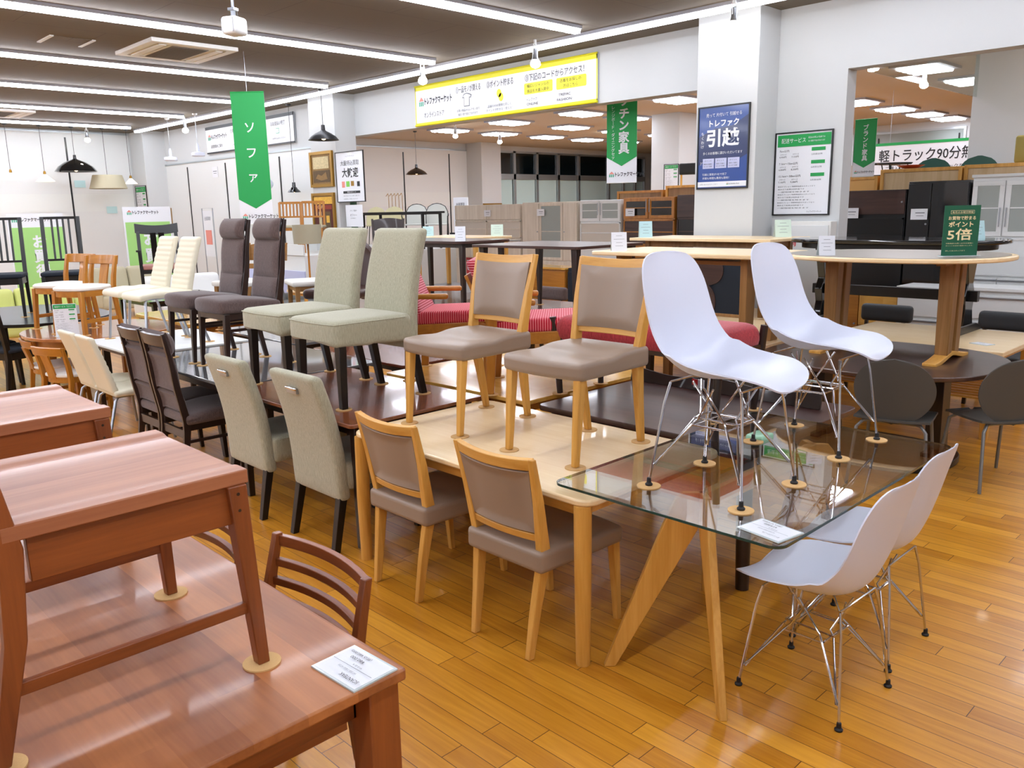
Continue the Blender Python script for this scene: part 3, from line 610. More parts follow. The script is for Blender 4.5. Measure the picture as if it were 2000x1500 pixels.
def black_slat_chair():
    t = thing('tall_slat_back_chair', 'x', 'chair')
    MB().rbox((0, 0, .455), (.45, .43, .05), .02, 6).build('seat', M['navy'], t)
    MB().box(-.2, -.2, .36, .2, .2, .43).build('apron', M['black'], t, .002)
    for s in (-1, 1):
        MB().bar((.22, s*.19, 0), (.195, s*.19, .43), (.03, .03), (.045, .04)).build('leg', M['black'], t, .003)
        MB().path([(-.27, s*.19, 0), (-.21, s*.19, .38), (-.215, s*.19, .5), (-.30, s*.19, 1.1)], [(.032, .03), (.05, .04), (.05, .04), (.03, .04)]).build('leg', M['black'], t, .003)
    MB().beam((-.298, -.19, 1.085), (-.298, .19, 1.085), .022, .03).build('top_rail', M['black'], t)
    MB().beam((-.235, -.19, .60), (-.235, .19, .60), .02, .025).build('lower_rail', M['black'], t)
    for y in (-.09, -.03, .03, .09): MB().beam((-.235, y, .61), (-.298, y, 1.08), .022, .012).build('slat', M['black'], t)
    return t
def grey_chair():
    t = thing('round_back_chair', 'x', 'chair')
    def bk(u, v):
        a = 2*u-1; vv = 2*v-1; w = math.sqrt(max(0, 1-vv*vv))*lerp(.225, .25, v)*(1 if v > .5 else 1); w = max(w, .004)
        z = .63+.215*vv; y = a*w; return (-.16-.13*(z-.42)+.045*(y/.24)**2, y, z)
    MB().sheet(bk, 24, 24, .012).build('backrest', M['greyp'], t)
    def st(u, v):
        a = 2*u-1; x = lerp(-.19, .23, v); w = .225*min(1, (1-(2*v-1)**6)**.5+.1 if v > .5 else 1)
        return (x, -a*w, .445+.012*a*a-.02*max(0, (v-.8)/.2)-.008*math.sin(PI*v))
    MB().sheet(st, 14, 16, .014).build('seat', M['greyp'], t)
    for s in (-1, 1):
        MB().tube([(.23, s*.22, 0), (.18, s*.19, .39), (.15, s*.16, .42), (.1, s*.1, .425)], .011, 8).build('leg', M['greym'], t)
        MB().tube([(-.24, s*.235, 0), (-.185, s*.205, .38), (-.16, s*.17, .42), (-.12, s*.1, .425)], .011, 8).build('leg', M['greym'], t)
    MB().tube([(-.14, -.16, .42), (-.14, .16, .42)], .01, 8).build('seat_frame', M['greym'], t)
    return t
def armchair_red():
    t = thing('striped_armchair', 'x', 'armchair')
    MB().rbox((.02, 0, .405), (.52, .5, .085), .025, 10, lambda x, y, z: (x, y, z+.03*x)).build('seat_cushion', M['redstripes'], t)
    def bd(x, y, z): return (x-.225-.42*(z+.26), y, z+.0)
    MB().rbox((.05, 0, .60), (.075, .5, .38), .025, 10, bd).build('back_cushion', M['redstripe'], t)
    MB().beam((.24, -.26, .345), (-.24, -.26, .325), .03, .07).beam((.24, .26, .345), (-.24, .26, .325), .03, .07).beam((.25, -.26, .345), (.25, .26, .345), .03, .06).beam((-.2, -.26, .33), (-.2, .26, .33), .03, .06).build('frame', M['ambery'], t, .003)
    for s in (-1, 1):
        MB().bar((.25, s*.265, 0), (.24, s*.265, .37), (.04, .03), (.05, .03)).build('leg', M['amberz'], t, .004)
        MB().path([(-.27, s*.265, 0), (-.25, s*.27, .35), (-.24, s*.275, .53)], [(.05, .03), (.06, .03), (.05, .03)]).build('leg', M['amberz'], t, .004)
        MB().rbox((-.14, s*.275, .545), (.3, .05, .035), .015, 4).build('armrest', M['amberx'], t)
    MB().sheet(lambda u, v: (-.26-.42*(v*.36), lerp(.22, -.22, u), lerp(.35, .70, v)), 10, 4, .02).build('back_panel', M['amberz'], t, .003)
    return t
def rocker():
    t = thing('wooden_armchair', 'x', 'armchair')
    MB().rbox((0, 0, .42), (.46, .46, .06), .02, 4).build('seat_cushion', M['pink'], t)
    MB().box(-.22, -.24, .34, .22, .24, .39).build('seat_frame', M['black'], t, .003)
    for s in (-1, 1):
        MB().bar((.22, s*.24, 0), (.22, s*.25, .63), (.045, .04)).build('leg', M['black'], t, .003)
        MB().path([(-.26, s*.24, 0), (-.22, s*.24, .4), (-.36, s*.24, .88)], [(.045, .04), (.05, .045), (.04, .045)]).build('leg', M['black'], t, .003)
        MB().beam((.24, s*.26, .64), (-.30, s*.26, .62), .06, .025).build('armrest', M['black'], t, .003)
    MB().sheet(lambda u, v: (-.36-.03*v-.03*(1-(2*u-1)**2), lerp(-.27, .27, u), lerp(.84, .96, v)+.03*(2*u-1)**2), 12, 3, .03).build('top_rail', M['black'], t, .003)
    for y0, y1 in ((-.09, -.015), (.015, .09)): MB().sheet(lambda u, v: (-.23-.13*v, lerp(y0, y1, u), lerp(.4, .86, v)), 2, 6, .014).build('splat', M['blackgloss'], t)
    return t
# ---------------------------------------------------------------- printed signs: flat lettering and shapes on real boards
_tc = {}
def letters(s, bold=0.):
    k = (s, bold)
    if k not in _tc:
        cu = bpy.data.curves.new('lettering', 'FONT'); cu.body = s; cu.size = 1; cu.resolution_u = 2; cu.offset = bold; cu.align_x = 'LEFT'
        ob = bpy.data.objects.new('lettering', cu); C.objects.link(ob); dg = bpy.context.evaluated_depsgraph_get()
        me = bpy.data.meshes.new_from_object(ob.evaluated_get(dg)); bpy.data.objects.remove(ob)
        v = [tuple(p.co[:2]) for p in me.vertices]; f = [tuple(p.vertices) for p in me.polygons]; bpy.data.meshes.remove(me)
        if not v: v = [(0, 0)]; f = []
        x0, x1 = min(p[0] for p in v), max(p[0] for p in v); y0, y1 = min(p[1] for p in v), max(p[1] for p in v)
        _tc[k] = ([(p[0]-x0, p[1]-y0) for p in v], f, x1-x0, y1-y0)
    return _tc[k]
def sign(t, org, rt, dn, items, eps=.0015):
    """org = upper left corner, rt/dn unit vectors, items in metres from the corner; local to t"""
    org, rt, dn = Vector(org), Vector(rt), Vector(dn); out = -(rt.cross(dn))   # towards the viewer
    if out.length < .5: out = Vector((0, 0, 1))
    acc = {}
    P = lambda x, y, e: tuple(org+rt*x+dn*y+out*e)
    for it in items:
        k = it[0]; m, nm, lay = it[1], it[2], it[3]; e = eps*(1+lay)
        mb = acc.setdefault((nm, m), MB())
        if k == 'r':
            x, y, w, h = it[4:8]; mb.add([P(x, y, e), P(x, y+h, e), P(x+w, y+h, e), P(x+w, y, e)], [(0, 1, 2, 3)])
        elif k == 'p':
            pts = it[4]; mb.add([P(x, y, e) for x, y in pts], [tuple(range(len(pts)))])
        elif k == 't':
            x, y, h, s = it[4:8]; wmax = it[8] if len(it) > 8 else None; bold = it[9] if len(it) > 9 else 0.
            v, f, w0, h0 = letters(s, bold); sc = h/max(h0, .3); sx = sc
            if wmax: sx = wmax/w0
            mb.add([P(x+a*sx, y+h-b*sc, e) for a, b in v], f)
        elif k == 'v':       # vertical writing, centred on x
            x, y, h, s, gap = it[4:9]; bold = it[9] if len(it) > 9 else 0.
            for i, ch in enumerate(s):
                v, f, w0, h0 = letters('|' if ch == 'ー' else ch, bold); sc = h/.86
                ox = x-w0*sc/2; oy = y+i*(h+gap)+(h+h0*sc)/2
                mb.add([P(ox+a*sc, oy-b*sc, e) for a, b in v], f)
    for (nm, m), mb in acc.items():
        if mb.f: mb.build(nm, M[m], t, smooth=False)
def scaled(items, sx, sy):
    o = []
    for it in items:
        it = list(it)
        if it[0] == 'p': it[4] = [(x*sx, y*sy) for x, y in it[4]]
        elif it[0] == 'r': it[4:8] = [it[4]*sx, it[5]*sy, it[6]*sx, it[7]*sy]
        elif it[0] == 't':
            it[4:7] = [it[4]*sx, it[5]*sy, it[6]*sy]
            if len(it) > 8: it[8] *= sx
        o.append(tuple(it))
    return o
def logo(x, y, h, lay=1, dark='ink', text=True):      # small house with striped awning and the shop lettering
    w = h*.95; o = [('p', 'coral', 'logo_roof', lay, [(x, y+h*.42), (x+w, y+h*.42), (x+w*.5, y)])]
    for k in range(3): o.append(('r', 'teal', 'logo_awning', lay, x+w*(.02+.34*k), y+h*.48, w*.22, h*.45))
    if text: o.append(('t', dark, 'lettering', lay, x+w*1.15, y+h*.12, h*.75, 'トレファクマーケット', h*5.2, .03))
    return o
M['coral'] = plain('coral_print', '#e0897c', .5); M['teal'] = plain('teal_print', '#4cae8b', .5); M['whitep'] = plain('white_print', '#e2e5ea', .5); M['blackp'] = plain('black_frame', '#0a0b0c', .4)
M['goldp'] = plain('pale_gold_print', '#f0dfae', .5); M['palegreen'] = plain('pale_green_cloth', '#9ed07a', .7)
DN = (0, 0, -1); RTX = (0, -1, 0); RTY = (1, 0, 0)
# ---------------------------------------------------------------- pads, cards
_pad = [None]
def pads(feet, z, who, r=.046, mat='corkp'):
    for (x, y), n in feet:
        if _pad[0] is None: _pad[0] = tag(MB().lathe([(r, 0), (r, .004)], n=28).build('cork_pad', M[mat]), 'x', 'cork pad')
        put(_pad[0], (x, y, z), 0, 'cork pad under the %s of the %s' % (n, who), 'cork pads under the feet of stacked furniture')
def feet4(x, y, rz, ff, rf):       # names seen from the sitter
    c, s = math.cos(math.radians(rz)), math.sin(math.radians(rz))
    return [((x+c*a-s*b, y+s*a+c*b), n) for (a, b), n in (((ff[0], -ff[1]), 'front right foot'), ((ff[0], ff[1]), 'front left foot'), ((-rf[0], -rf[1]), 'back right foot'), ((-rf[0], rf[1]), 'back left foot'))]
def on_table(src, x, y, z, rz, label, group, ff, rf, who):
    pads(feet4(x, y, rz, ff, rf), z, who)
    return put(src, (x, y, z+.0042), rz, label, group)
def card(x, y, z, rz, label, w=.15, d=.1, col='paper', stand=False, tilt=15, title='ダイニングテーブル', price='¥19,800'):
    t = thing('price_card', label, 'price card', (x, y, z), rz)
    if not stand:
        MB().box(-w/2, -d/2, 0, w/2, d/2, .004).build('acrylic_sleeve', M['sleeve'], t)
        MB().box(-w/2+.006, -d/2+.006, .004, w/2-.006, d/2-.006, .0046).build('paper', M[col], t)
        sign(t, (-w/2, d/2, .0045), (1, 0, 0), (0, -1, 0), [('t', 'ink', 'lettering', 1, w*.1, d*.14, d*.09, title, w*.4), ('r', 'greyink', 'printed_line', 1, w*.06, d*.45, w*.88, d*.01), ('t', 'greyink', 'lettering', 1, w*.3, d*.32, d*.05, 'W1500 D850 H720', w*.4), ('t', 'greyink', 'lettering', 1, w*.35, d*.5, d*.05, '中古品 B', w*.2), ('t', 'ink', 'lettering', 1, w*.45, d*.64, d*.09, price, w*.3), ('t', 'ink', 'lettering', 1, w*.42, d*.78, d*.09, '(税込 %s)' % price, w*.46)])
    else:
        tl = math.tan(math.radians(tilt))*d
        MB().hexa([(-.002, -w/2, 0), (.002, -w/2, 0), (.002, w/2, 0), (-.002, w/2, 0)], [(tl-.002, -w/2, d), (tl+.002, -w/2, d), (tl+.002, w/2, d), (tl-.002, w/2, d)]).build('paper', M[col], t)
        MB().hexa([(2*tl-.002, -w/2, 0), (2*tl+.002, -w/2, 0), (2*tl+.002, w/2, 0), (2*tl-.002, w/2, 0)], [(tl-.002, -w/2, d), (tl+.002, -w/2, d), (tl+.002, w/2, d), (tl-.002, w/2, d)]).build('back_leaf', M['sleeve'], t)
        m = MB()
        for k, (a, b) in enumerate(((.3, .7), (.15, .85), (.3, .7), (.25, .75))):
            q = .8-k*.18; m.hexa([(tl*q-.0032, w*(a-.5), d*q), (tl*q-.0022, w*(a-.5), d*q), (tl*q-.0022, w*(b-.5), d*q), (tl*q-.0032, w*(b-.5), d*q)], [(tl*(q+.016)-.0032, w*(a-.5), d*(q+.016)), (tl*(q+.016)-.0022, w*(a-.5), d*(q+.016)), (tl*(q+.016)-.0022, w*(b-.5), d*(q+.016)), (tl*(q+.016)-.0032, w*(b-.5), d*(q+.016))])
        m.build('printed_lines', M['greyink'], t)
    return t
M['sleeve'] = plain('acrylic_sleeve', '#c5d2d3', .15, coat=.4)
M['bluecard'] = plain('pale_blue_card', '#b9dcdf', .5); M['greencard'] = plain('pale_green_card', '#cfe3d3', .5)
def table(name, label, cx, cy, w, d, z, th, mt, ml, legs=.05, inset=.06, r=.03, apron=.07, rz=0, taper=.8, rnd=False, bev=.004, group=None):
    """w along x, d along y; legs square (or round) at the four corners"""
    t = thing(name, label, 'table', (cx, cy, 0), rz, group)
    MB().prism(rrect(-w/2, -d/2, w/2, d/2, r), z-th, z).build('tabletop', mt, t, bev)
    if apron:
        a = MB(); i = inset+legs*.3; a.box(-w/2+i, -d/2+i, z-th-apron, w/2-i, -d/2+i+.02, z-th).box(-w/2+i, d/2-i-.02, z-th-apron, w/2-i, d/2-i, z-th)
        a.box(-w/2+i, -d/2+i, z-th-apron, -w/2+i+.02, d/2-i, z-th).box(w/2-i-.02, -d/2+i, z-th-apron, w/2-i, d/2-i, z-th); a.build('apron', ml, t)
    for sx in (-1, 1):
        for sy in (-1, 1):
            x, y = sx*(w/2-inset-legs/2), sy*(d/2-inset-legs/2)
            if rnd: MB().tube([(x+sx*.02, y+sy*.02, 0), (x, y, z-th)], [legs*.5*taper, legs*.5], 16).build('leg', ml, t)
            else: MB().bar((x, y, 0), (x, y, z-th), (legs*taper, legs*taper), (legs, legs)).build('leg', ml, t, .004)
    return t

# ---------------------------------------------------------------- nearest table with the cherry wood set
ZT = .72
t = thing('dining_table', 'large glossy reddish-brown cherry wood table filling the lower left corner', 'table', (.55, 2.45, 0))
MB().prism(rrect(-.62, -.955, .53, .955, .008), ZT-.03, ZT).build('tabletop', M['cherrytop'], t, .005)
a = MB().box(-.55, -.88, .60, .44, -.855, ZT-.03).box(-.55, .855, .60, .44, .88, ZT-.03).box(.42, -.88, .60, .445, .88, ZT-.03).box(-.55, -.88, .60, -.525, .88, ZT-.03); a.build('apron', M['cherryx'], t, .002)
for sx, sy in ((.47, -.90), (.47, .90), (-.56, -.90), (-.56, .90)): MB().bar((sx, sy, 0), (sx, sy, ZT-.03), (.085, .085)).build('leg', M['cherryz'], t, .004)
ch = cherry_chair()
FF, RF = (.262, .272), (.30, .262)
on_table(ch, .585, 2.045, ZT, 0, 'cherry wood ladder-back chair standing on the near table, its seat nearest the camera', 'cherry wood ladder-back chairs', FF, RF, 'nearest cherry chair on the table')
on_table(ch, .60, 2.98, ZT, 0, 'cherry wood ladder-back chair standing on the near table, the one farther from the camera', 'cherry wood ladder-back chairs', FF, RF, 'farther cherry chair on the table')
put(ch, (.92, 2.11, 0), 180, 'cherry wood ladder-back chair tucked under the near table, nearest the price card', 'cherry wood ladder-back chairs')
put(ch, (.90, 2.79, 0), 180, 'cherry wood ladder-back chair tucked under the near table, half hidden behind the stacked chair', 'cherry wood ladder-back chairs')
c1 = card(.99, 1.585, ZT, 93, 'white price card in clear sleeve on the corner of the cherry table', .17, .13, title='SCANTEAK', price='¥80,000')

# ---------------------------------------------------------------- glass table with white shell chairs
t = thing('glass_table', 'glass-topped dining table on splayed oak board legs, right foreground', 'table', (3.07, 1.66, 0))
MB().prism(rrect(-.77, -.49, .79, .49, .05, 8), .73, .74).build('tabletop', M['glass'], t, smooth=False)
ge = MB(); o_ = rrect(-.771, -.491, .791, .491, .051, 8); i_ = rrect(-.767, -.487, .787, .487, .047, 8); n = len(o_)
ge.add([(p[0], p[1], .7305) for p in o_]+[(p[0], p[1], .7395) for p in o_]+[(p[0], p[1], .7395) for p in i_]+[(p[0], p[1], .7305) for p in i_],
       [q for k in range(n) for q in ((k, (k+1) % n, n+(k+1) % n, n+k), (n+k, n+(k+1) % n, 2*n+(k+1) % n, 2*n+k), (3*n+k, 3*n+(k+1) % n, (k+1) % n, k))])
ge.build('polished_edge', plain('green_glass_edge', '#1f3d35', .1, coat=.5), t)
for sx in (-1, 1):
    for sy in (-1, 1):
        d = Vector((sx*.28, sy*.27, 0)).normalized(); n_ = Vector((-d.y, d.x, 0))*.015
        fx, fy = sx*.69+(.0 if sx < 0 else -.07), sy*.26
        base = Vector((sx*.45, 0, 0)); ft = Vector((fx, fy-.0, 0)); d = (ft-base).normalized(); n_ = Vector((-d.y, d.x, 0))*.015; L_ = (ft-base).length
        out = [(L_-.025, 0), (L_+.02, 0), (L_*.42, .60), (L_*.30, .70), (L_*.22, .73), (-.02, .73), (-.02, .66), (L_*.05, .58)]
        MB().add([tuple(base+d*a+Vector((0, 0, z))-n_) for a, z in out]+[tuple(base+d*a+Vector((0, 0, z))+n_) for a, z in out],
                 [tuple(range(8)), tuple(reversed(range(8, 16)))]+[((k+1) % 8, k, k+8, (k+1) % 8+8) for k in range(8)]).build('leg', M['oakz'], t, .003)
MB().box(-.46, -.02, .66, .46, .02, .729).build('centre_beam', M['oakx'], t, .003)
sh = shell_chair(); F = (.20, .195)
GR = 'white shell chairs with wire bases'
on_table(sh, 2.71, 1.635, .74, -90, 'white plastic shell chair on chrome wire base standing on the glass table, the left one', GR, F, F, 'left white shell chair on the glass')
on_table(sh, 3.53, 1.655, .74, -90, 'white plastic shell chair on chrome wire base standing on the glass table, the right one', GR, F, F, 'right white shell chair on the glass')
put(sh, (2.80, 1.265, 0), 88, 'white plastic shell chair on the floor pushed under the glass table, nearest the camera', GR)
put(sh, (3.29, 1.30, 0), 90, 'white plastic shell chair on the floor pushed under the glass table, the farther one', GR)
card(2.41, 1.265, .742, 80, 'white price card in clear sleeve on the near corner of the glass table', .17, .13)

# ---------------------------------------------------------------- pale oak table with taupe chairs
t = thing('dining_table', 'pale oak table with rounded corners and round legs in the centre foreground', 'table', (2.77, 2.755, 0))
MB().prism(rrect(-.48, -.80, .48, .80, .07, 8), .672, .70).build('tabletop', M['oaktop'], t, .008)
MB().box(-.42, -.72, .61, .42, -.70, .672).box(-.42, .70, .61, .42, .72, .672).box(.40, -.72, .61, .42, .72, .672).box(-.42, -.72, .61, -.40, .72, .672).build('apron', M['oaky'], t)
for sx in (-1, 1):
    for sy in (-1, 1): MB().tube([(sx*.455, sy*.755, 0), (sx*.455, sy*.755, .35), (sx*.45, sy*.75, .672)], [.029, .034, .036], 20).build('leg', M['oakz'], t)
tc = taupe_chair(); GR = 'taupe leather chairs with oak frames'; F, R = (.255, .205), (.265, .165)
on_table(tc, 2.845, 2.485, .70, 180, 'taupe leather chair with oak frame standing on the pale oak table, the right one', GR, F, R, 'right taupe chair on the oak table')
on_table(tc, 2.845, 3.245, .70, 180, 'taupe leather chair with oak frame standing on the pale oak table, the left one', GR, F, R, 'left taupe chair on the oak table')
put(tc, (2.455, 2.345, 0), 0, 'taupe leather chair with oak frame pushed under the oak table, nearest the glass table', GR)
put(tc, (2.46, 3.08, 0), 0, 'taupe leather chair with oak frame pushed under the oak table, nearest the green chairs', GR)

# ---------------------------------------------------------------- brown table with sage chairs
table('dining_table', 'glossy reddish-brown wooden table under the sage green chairs', 2.77, 4.28, .93, 1.42, ZT, .022, M['browntop'], M['darkz'], .05, .05, .03, .06)
pc = parsons_chair(); GR = 'sage green upholstered chairs'; F, R = (.255, .215), (.31, .215)
on_table(pc, 2.735, 4.12, ZT, 180, 'sage green fabric chair with dark legs standing on the brown table, the right one', GR, F, R, 'right sage chair on the brown table')
on_table(pc, 2.76, 4.755, ZT, 180, 'sage green fabric chair with dark legs standing on the brown table, the left one', GR, F, R, 'left sage chair on the brown table')
put(pc, (2.55, 3.91, 0), 0, 'sage green fabric chair with chrome back handle on the floor, nearest the oak table', GR)
put(pc, (2.53, 4.67, 0), 0, 'sage green fabric chair with chrome back handle on the floor, nearest the brown fabric chairs', GR)

# ---------------------------------------------------------------- grey glass-topped table with brown high-back chairs
M['greyglass'] = plain('grey_glass_top', '#6d6e70', .06, spec=.9, coat=.8)
table('dining_table', 'glossy grey glass-topped dark table under the brown fabric chairs', 2.93, 5.85, 1.16, 1.66, ZT, .022, M['greyglass'], M['darkz'], .07, .05, .03, .07)
hb = highback_chair(); GR = 'brown fabric high-back chairs'; F, R = (.225, .20), (.27, .19)
on_table(hb, 2.80, 5.71, ZT, 180, 'brown fabric high-back chair with head roll standing on the grey table, the right one', GR, F, R, 'right brown high-back chair')
on_table(hb, 2.80, 6.25, ZT, 180, 'brown fabric high-back chair with head roll standing on the grey table, the left one', GR, F, R, 'left brown high-back chair')
put(hb, (2.45, 5.68, 0), 0, 'brown fabric high-back chair on the floor, back rest seen from behind, right of the pair', GR)
put(hb, (2.45, 6.10, 0), 0, 'brown fabric high-back chair on the floor, back rest seen from behind, left of the pair', GR)

# ---------------------------------------------------------------- white table with cream chairs
table('dining_table', 'white-topped table on thin dark legs under the cream chairs', 2.92, 7.42, 1.0, 1.2, ZT, .02, M['white'], M['darkz'], .05, .05, .01, .05)
cc = cream_chair(); GR = 'cream chairs on silver legs'; F, R = (.225, .20), (.31, .20)
on_table(cc, 2.82, 7.21, ZT, 180, 'cream ribbed vinyl chair on silver tube legs standing on the white table, the right one', GR, F, R, 'right cream chair on the white table')
on_table(cc, 2.84, 7.73, ZT, 180, 'cream ribbed vinyl chair on silver tube legs standing on the white table, the left one', GR, F, R, 'left cream chair on the white table')
put(cc, (2.42, 6.95, 0), 0, 'cream chair on silver tube legs on the floor seen from behind, right of the pair', GR)
put(cc, (2.42, 7.38, 0), 0, 'cream chair on silver tube legs on the floor seen from behind, left of the pair', GR)

# ---------------------------------------------------------------- round amber table
t = thing('round_table', 'round amber wood table at the left behind the cream chairs', 'table', (2.80, 8.78, 0))
MB().prism(sup(0, 0, .68, .74, 2.2), ZT-.03, ZT).build('tabletop', M['ambertop'], t, .004)
MB().loft([[(x, y, z) for x, y in sup(0, 0, .56, .62, 2.2)] for z in (.60, .69)]).build('apron', M['ambery'], t)
for a in (45, 135, 225, 315): MB().bar((.5*math.cos(math.radians(a)), .54*math.sin(math.radians(a)), 0), (.5*math.cos(math.radians(a)), .54*math.sin(math.radians(a)), .69), (.065, .065)).build('leg', M['amberz'], t, .004)
ac = amber_chair(); GR = 'amber wood chairs with white seats'; F, R = (.19, .19), (.235, .19)
on_table(ac, 2.64, 8.60, ZT, 203, 'amber wood chair with white round seat standing on the round table, the right one', GR, F, R, 'right amber chair on the round table')
on_table(ac, 2.62, 9.17, ZT, 200, 'amber wood chair with white round seat standing on the round table, the left one', GR, F, R, 'left amber chair on the round table')
put(ac, (2.42, 8.38, 0), 20, 'amber wood chair with white round seat tucked under the round table, nearest the cream chairs', GR).scale = (1, 1, .92)
put(ac, (2.45, 8.98, 0), 0, 'amber wood chair with white round seat tucked under the round table, nearest the black table', GR).scale = (1, 1, .92)

# ---------------------------------------------------------------- black table, black slat chairs
t = thing('round_table', 'black round-ended table at the left edge under the black slat-back chairs', 'table', (2.75, 10.85, 0))
MB().prism(sup(0, 0, .72, 1.15, 2.6), ZT-.035, ZT).build('tabletop', M['black'], t, .004)
for sx in (-.5, .5):
    for sy in (-.8, .8): MB().bar((sx, sy, 0), (sx, sy, .69), (.07, .07)).build('leg', M['black'], t, .003)
bc = black_slat_chair(); GR = 'tall black slat-back chairs'; F, R = (.22, .19), (.27, .19)
on_table(bc, 3.07, 10.60, ZT, -112, 'tall black slat-back chair standing on the black table, rightmost of the row', GR, F, R, 'rightmost black slat chair')
on_table(bc, 2.50, 10.80, ZT, -112, 'tall black slat-back chair standing on the black table, middle of the row', GR, F, R, 'middle black slat chair')
on_table(bc, 1.95, 11.0, ZT, -112, 'tall black slat-back chair standing on the black table at the picture edge', GR, F, R, 'black slat chair at the picture edge')
put(bc, (2.3, 10.0, 0), 25, 'black slat-back chair tucked under the black table at the left edge', GR)
put(bc, (2.2, 10.6, 0), 5, 'black slat-back chair tucked under the black table, second in from the amber table', GR)
# --- long yellow banner on the lintel (faces -x)
YW, YH = 3.85, .52
t = thing('banner', 'long white banner with yellow edges on the lintel above the wide opening', 'banner', (XW-.02, 10.78, 3.70), 0); kx, ky = 3.70/YW, .58/YH
MB().box(-.004, -3.7, -.58, .004, 0, 0).build('sheet', M['whitep'], t)
MB().tube([(-.01, 0, 0), (-.01, -3.7, 0)], .012).build('pole', M['yellow'], t); MB().tube([(-.01, 0, -.58), (-.01, -3.7, -.58)], .018).build('pole', M['yellow'], t)
it = [('r', 'yellow', 'yellow_band', 0, 0, 0, YW, .06), ('r', 'yellow', 'yellow_band', 0, 0, YH-.03, YW, .03), ('r', 'yellow', 'yellow_band', 0, 0, 0, .02, YH), ('r', 'yellow', 'yellow_band', 0, YW-.02, 0, .02, YH)]
it += logo(.10, .15, .13, 1) + [('t', 'ink', 'lettering', 1, .22, .36, .07, 'オンラインストア', .50), ('r', 'greyink', 'divider', 1, .88, .1, .003, .36)]
it += [('t', 'ink', 'lettering', 1, 1.02, .095, .085, '①一品モノが買える', .56), ('t', 'greyink', 'lettering', 1, 1.03, .385, .035, 'お買い得品からレアモノまで', .52), ('t', 'greyink', 'lettering', 1, 1.06, .435, .035, '幅広く取り揃えております。', .46)]
it += [('p', 'greyink', 'tee_shirt_drawing', 1, [(1.2, .2), (1.26, .19), (1.32, .2), (1.38, .22), (1.36, .26), (1.33, .25), (1.33, .36), (1.2, .36), (1.2, .25), (1.16, .25)]), ('p', 'whitep', 'tee_shirt_drawing', 2, [(1.21, .21), (1.26, .2), (1.31, .21), (1.36, .225), (1.35, .25), (1.32, .24), (1.32, .35), (1.21, .35), (1.21, .24), (1.18, .24)])]
it += [('t', 'ink', 'lettering', 1, 1.72, .095, .085, '②ポイント貯まる', .56), ('p', 'yellow', 'coin_drawing', 1, sup(1.98, .26, .05, .05, 2, 20)), ('p', 'yellow', 'coin_drawing', 1, sup(2.02, .31, .05, .05, 2, 20)), ('t', 'greyink', 'lettering', 1, 1.73, .385, .035, '店舗でのお買物と同じく', .5), ('t', 'greyink', 'lettering', 1, 1.7, .435, .035, 'ポイントが貯まる・使える！', .56)]
it += [('t', 'ink', 'lettering', 1, 2.52, .095, .085, '③下記のコードからアクセス！', 1.1), ('p', 'yellow', 'yellow_box', 1, rrect(2.5, .2, 3.05, .33, .02)), ('p', 'yellow', 'yellow_box', 1, rrect(3.12, .2, 3.66, .33, .02)),
       ('t', 'ink', 'lettering', 2, 2.56, .215, .04, '幅広いジャンルの', .42), ('t', 'ink', 'lettering', 2, 2.56, .275, .04, '商品を大量入荷中', .42), ('t', 'ink', 'lettering', 2, 3.19, .215, .04, '古着をお探しの', .38), ('t', 'ink', 'lettering', 2, 3.25, .275, .04, '方はこちら', .26),
       ('t', 'ink', 'lettering', 1, 2.55, .375, .035, 'トレファク', .2), ('t', 'ink', 'lettering', 1, 2.55, .43, .03, 'ONLINE', .22), ('t', 'ink', 'lettering', 1, 3.16, .375, .03, 'TREFAC', .22), ('t', 'ink', 'lettering', 1, 3.13, .43, .03, 'FASHION', .27)]
sign(t, (-.005, 0, 0), RTX, DN, scaled(it, kx, ky))
# --- black edged banner on the wall left of the pillar
t = thing('banner', 'long white banner with black edges on the wall behind the green sofa banner', 'banner', (XW-.035, 18.18, 3.68), 0); w, h = 3.74, .56
MB().box(-.004, -w, -h, .004, 0, 0).build('sheet', M['whitep'], t); MB().box(-.012, -w, -.06, -.004, 0, 0).box(-.012, -w, -h, -.004, 0, -h+.03).box(-.012, -w, -h, -.004, -w+.02, 0).build('black_edge', M['blackp'], t)
sign(t, (-.005, 0, 0), RTX, DN, logo(.1, .15, .14, 1)+[('t', 'ink', 'lettering', 1, .2, .38, .07, '店頭買取のご案内', .55)]+[('t', 'ink', 'lettering', 1, 1.15+.85*k, .12, .08, s, .55) for k, s in enumerate(('①持ち込む', '②カンタン予約', '③お支払い完了'))]+
     [('r', 'teal', 'drawing', 1, 1.35+.85*k, .25, .12, .1) for k in range(3)]+[('r', 'whitep', 'drawing', 2, 1.36+.85*k, .26, .1, .08) for k in range(3)]+[('t', 'greyink', 'lettering', 1, 1.2+.85*k, .42, .035, 'お持ち込みください', .5) for k in range(3)])
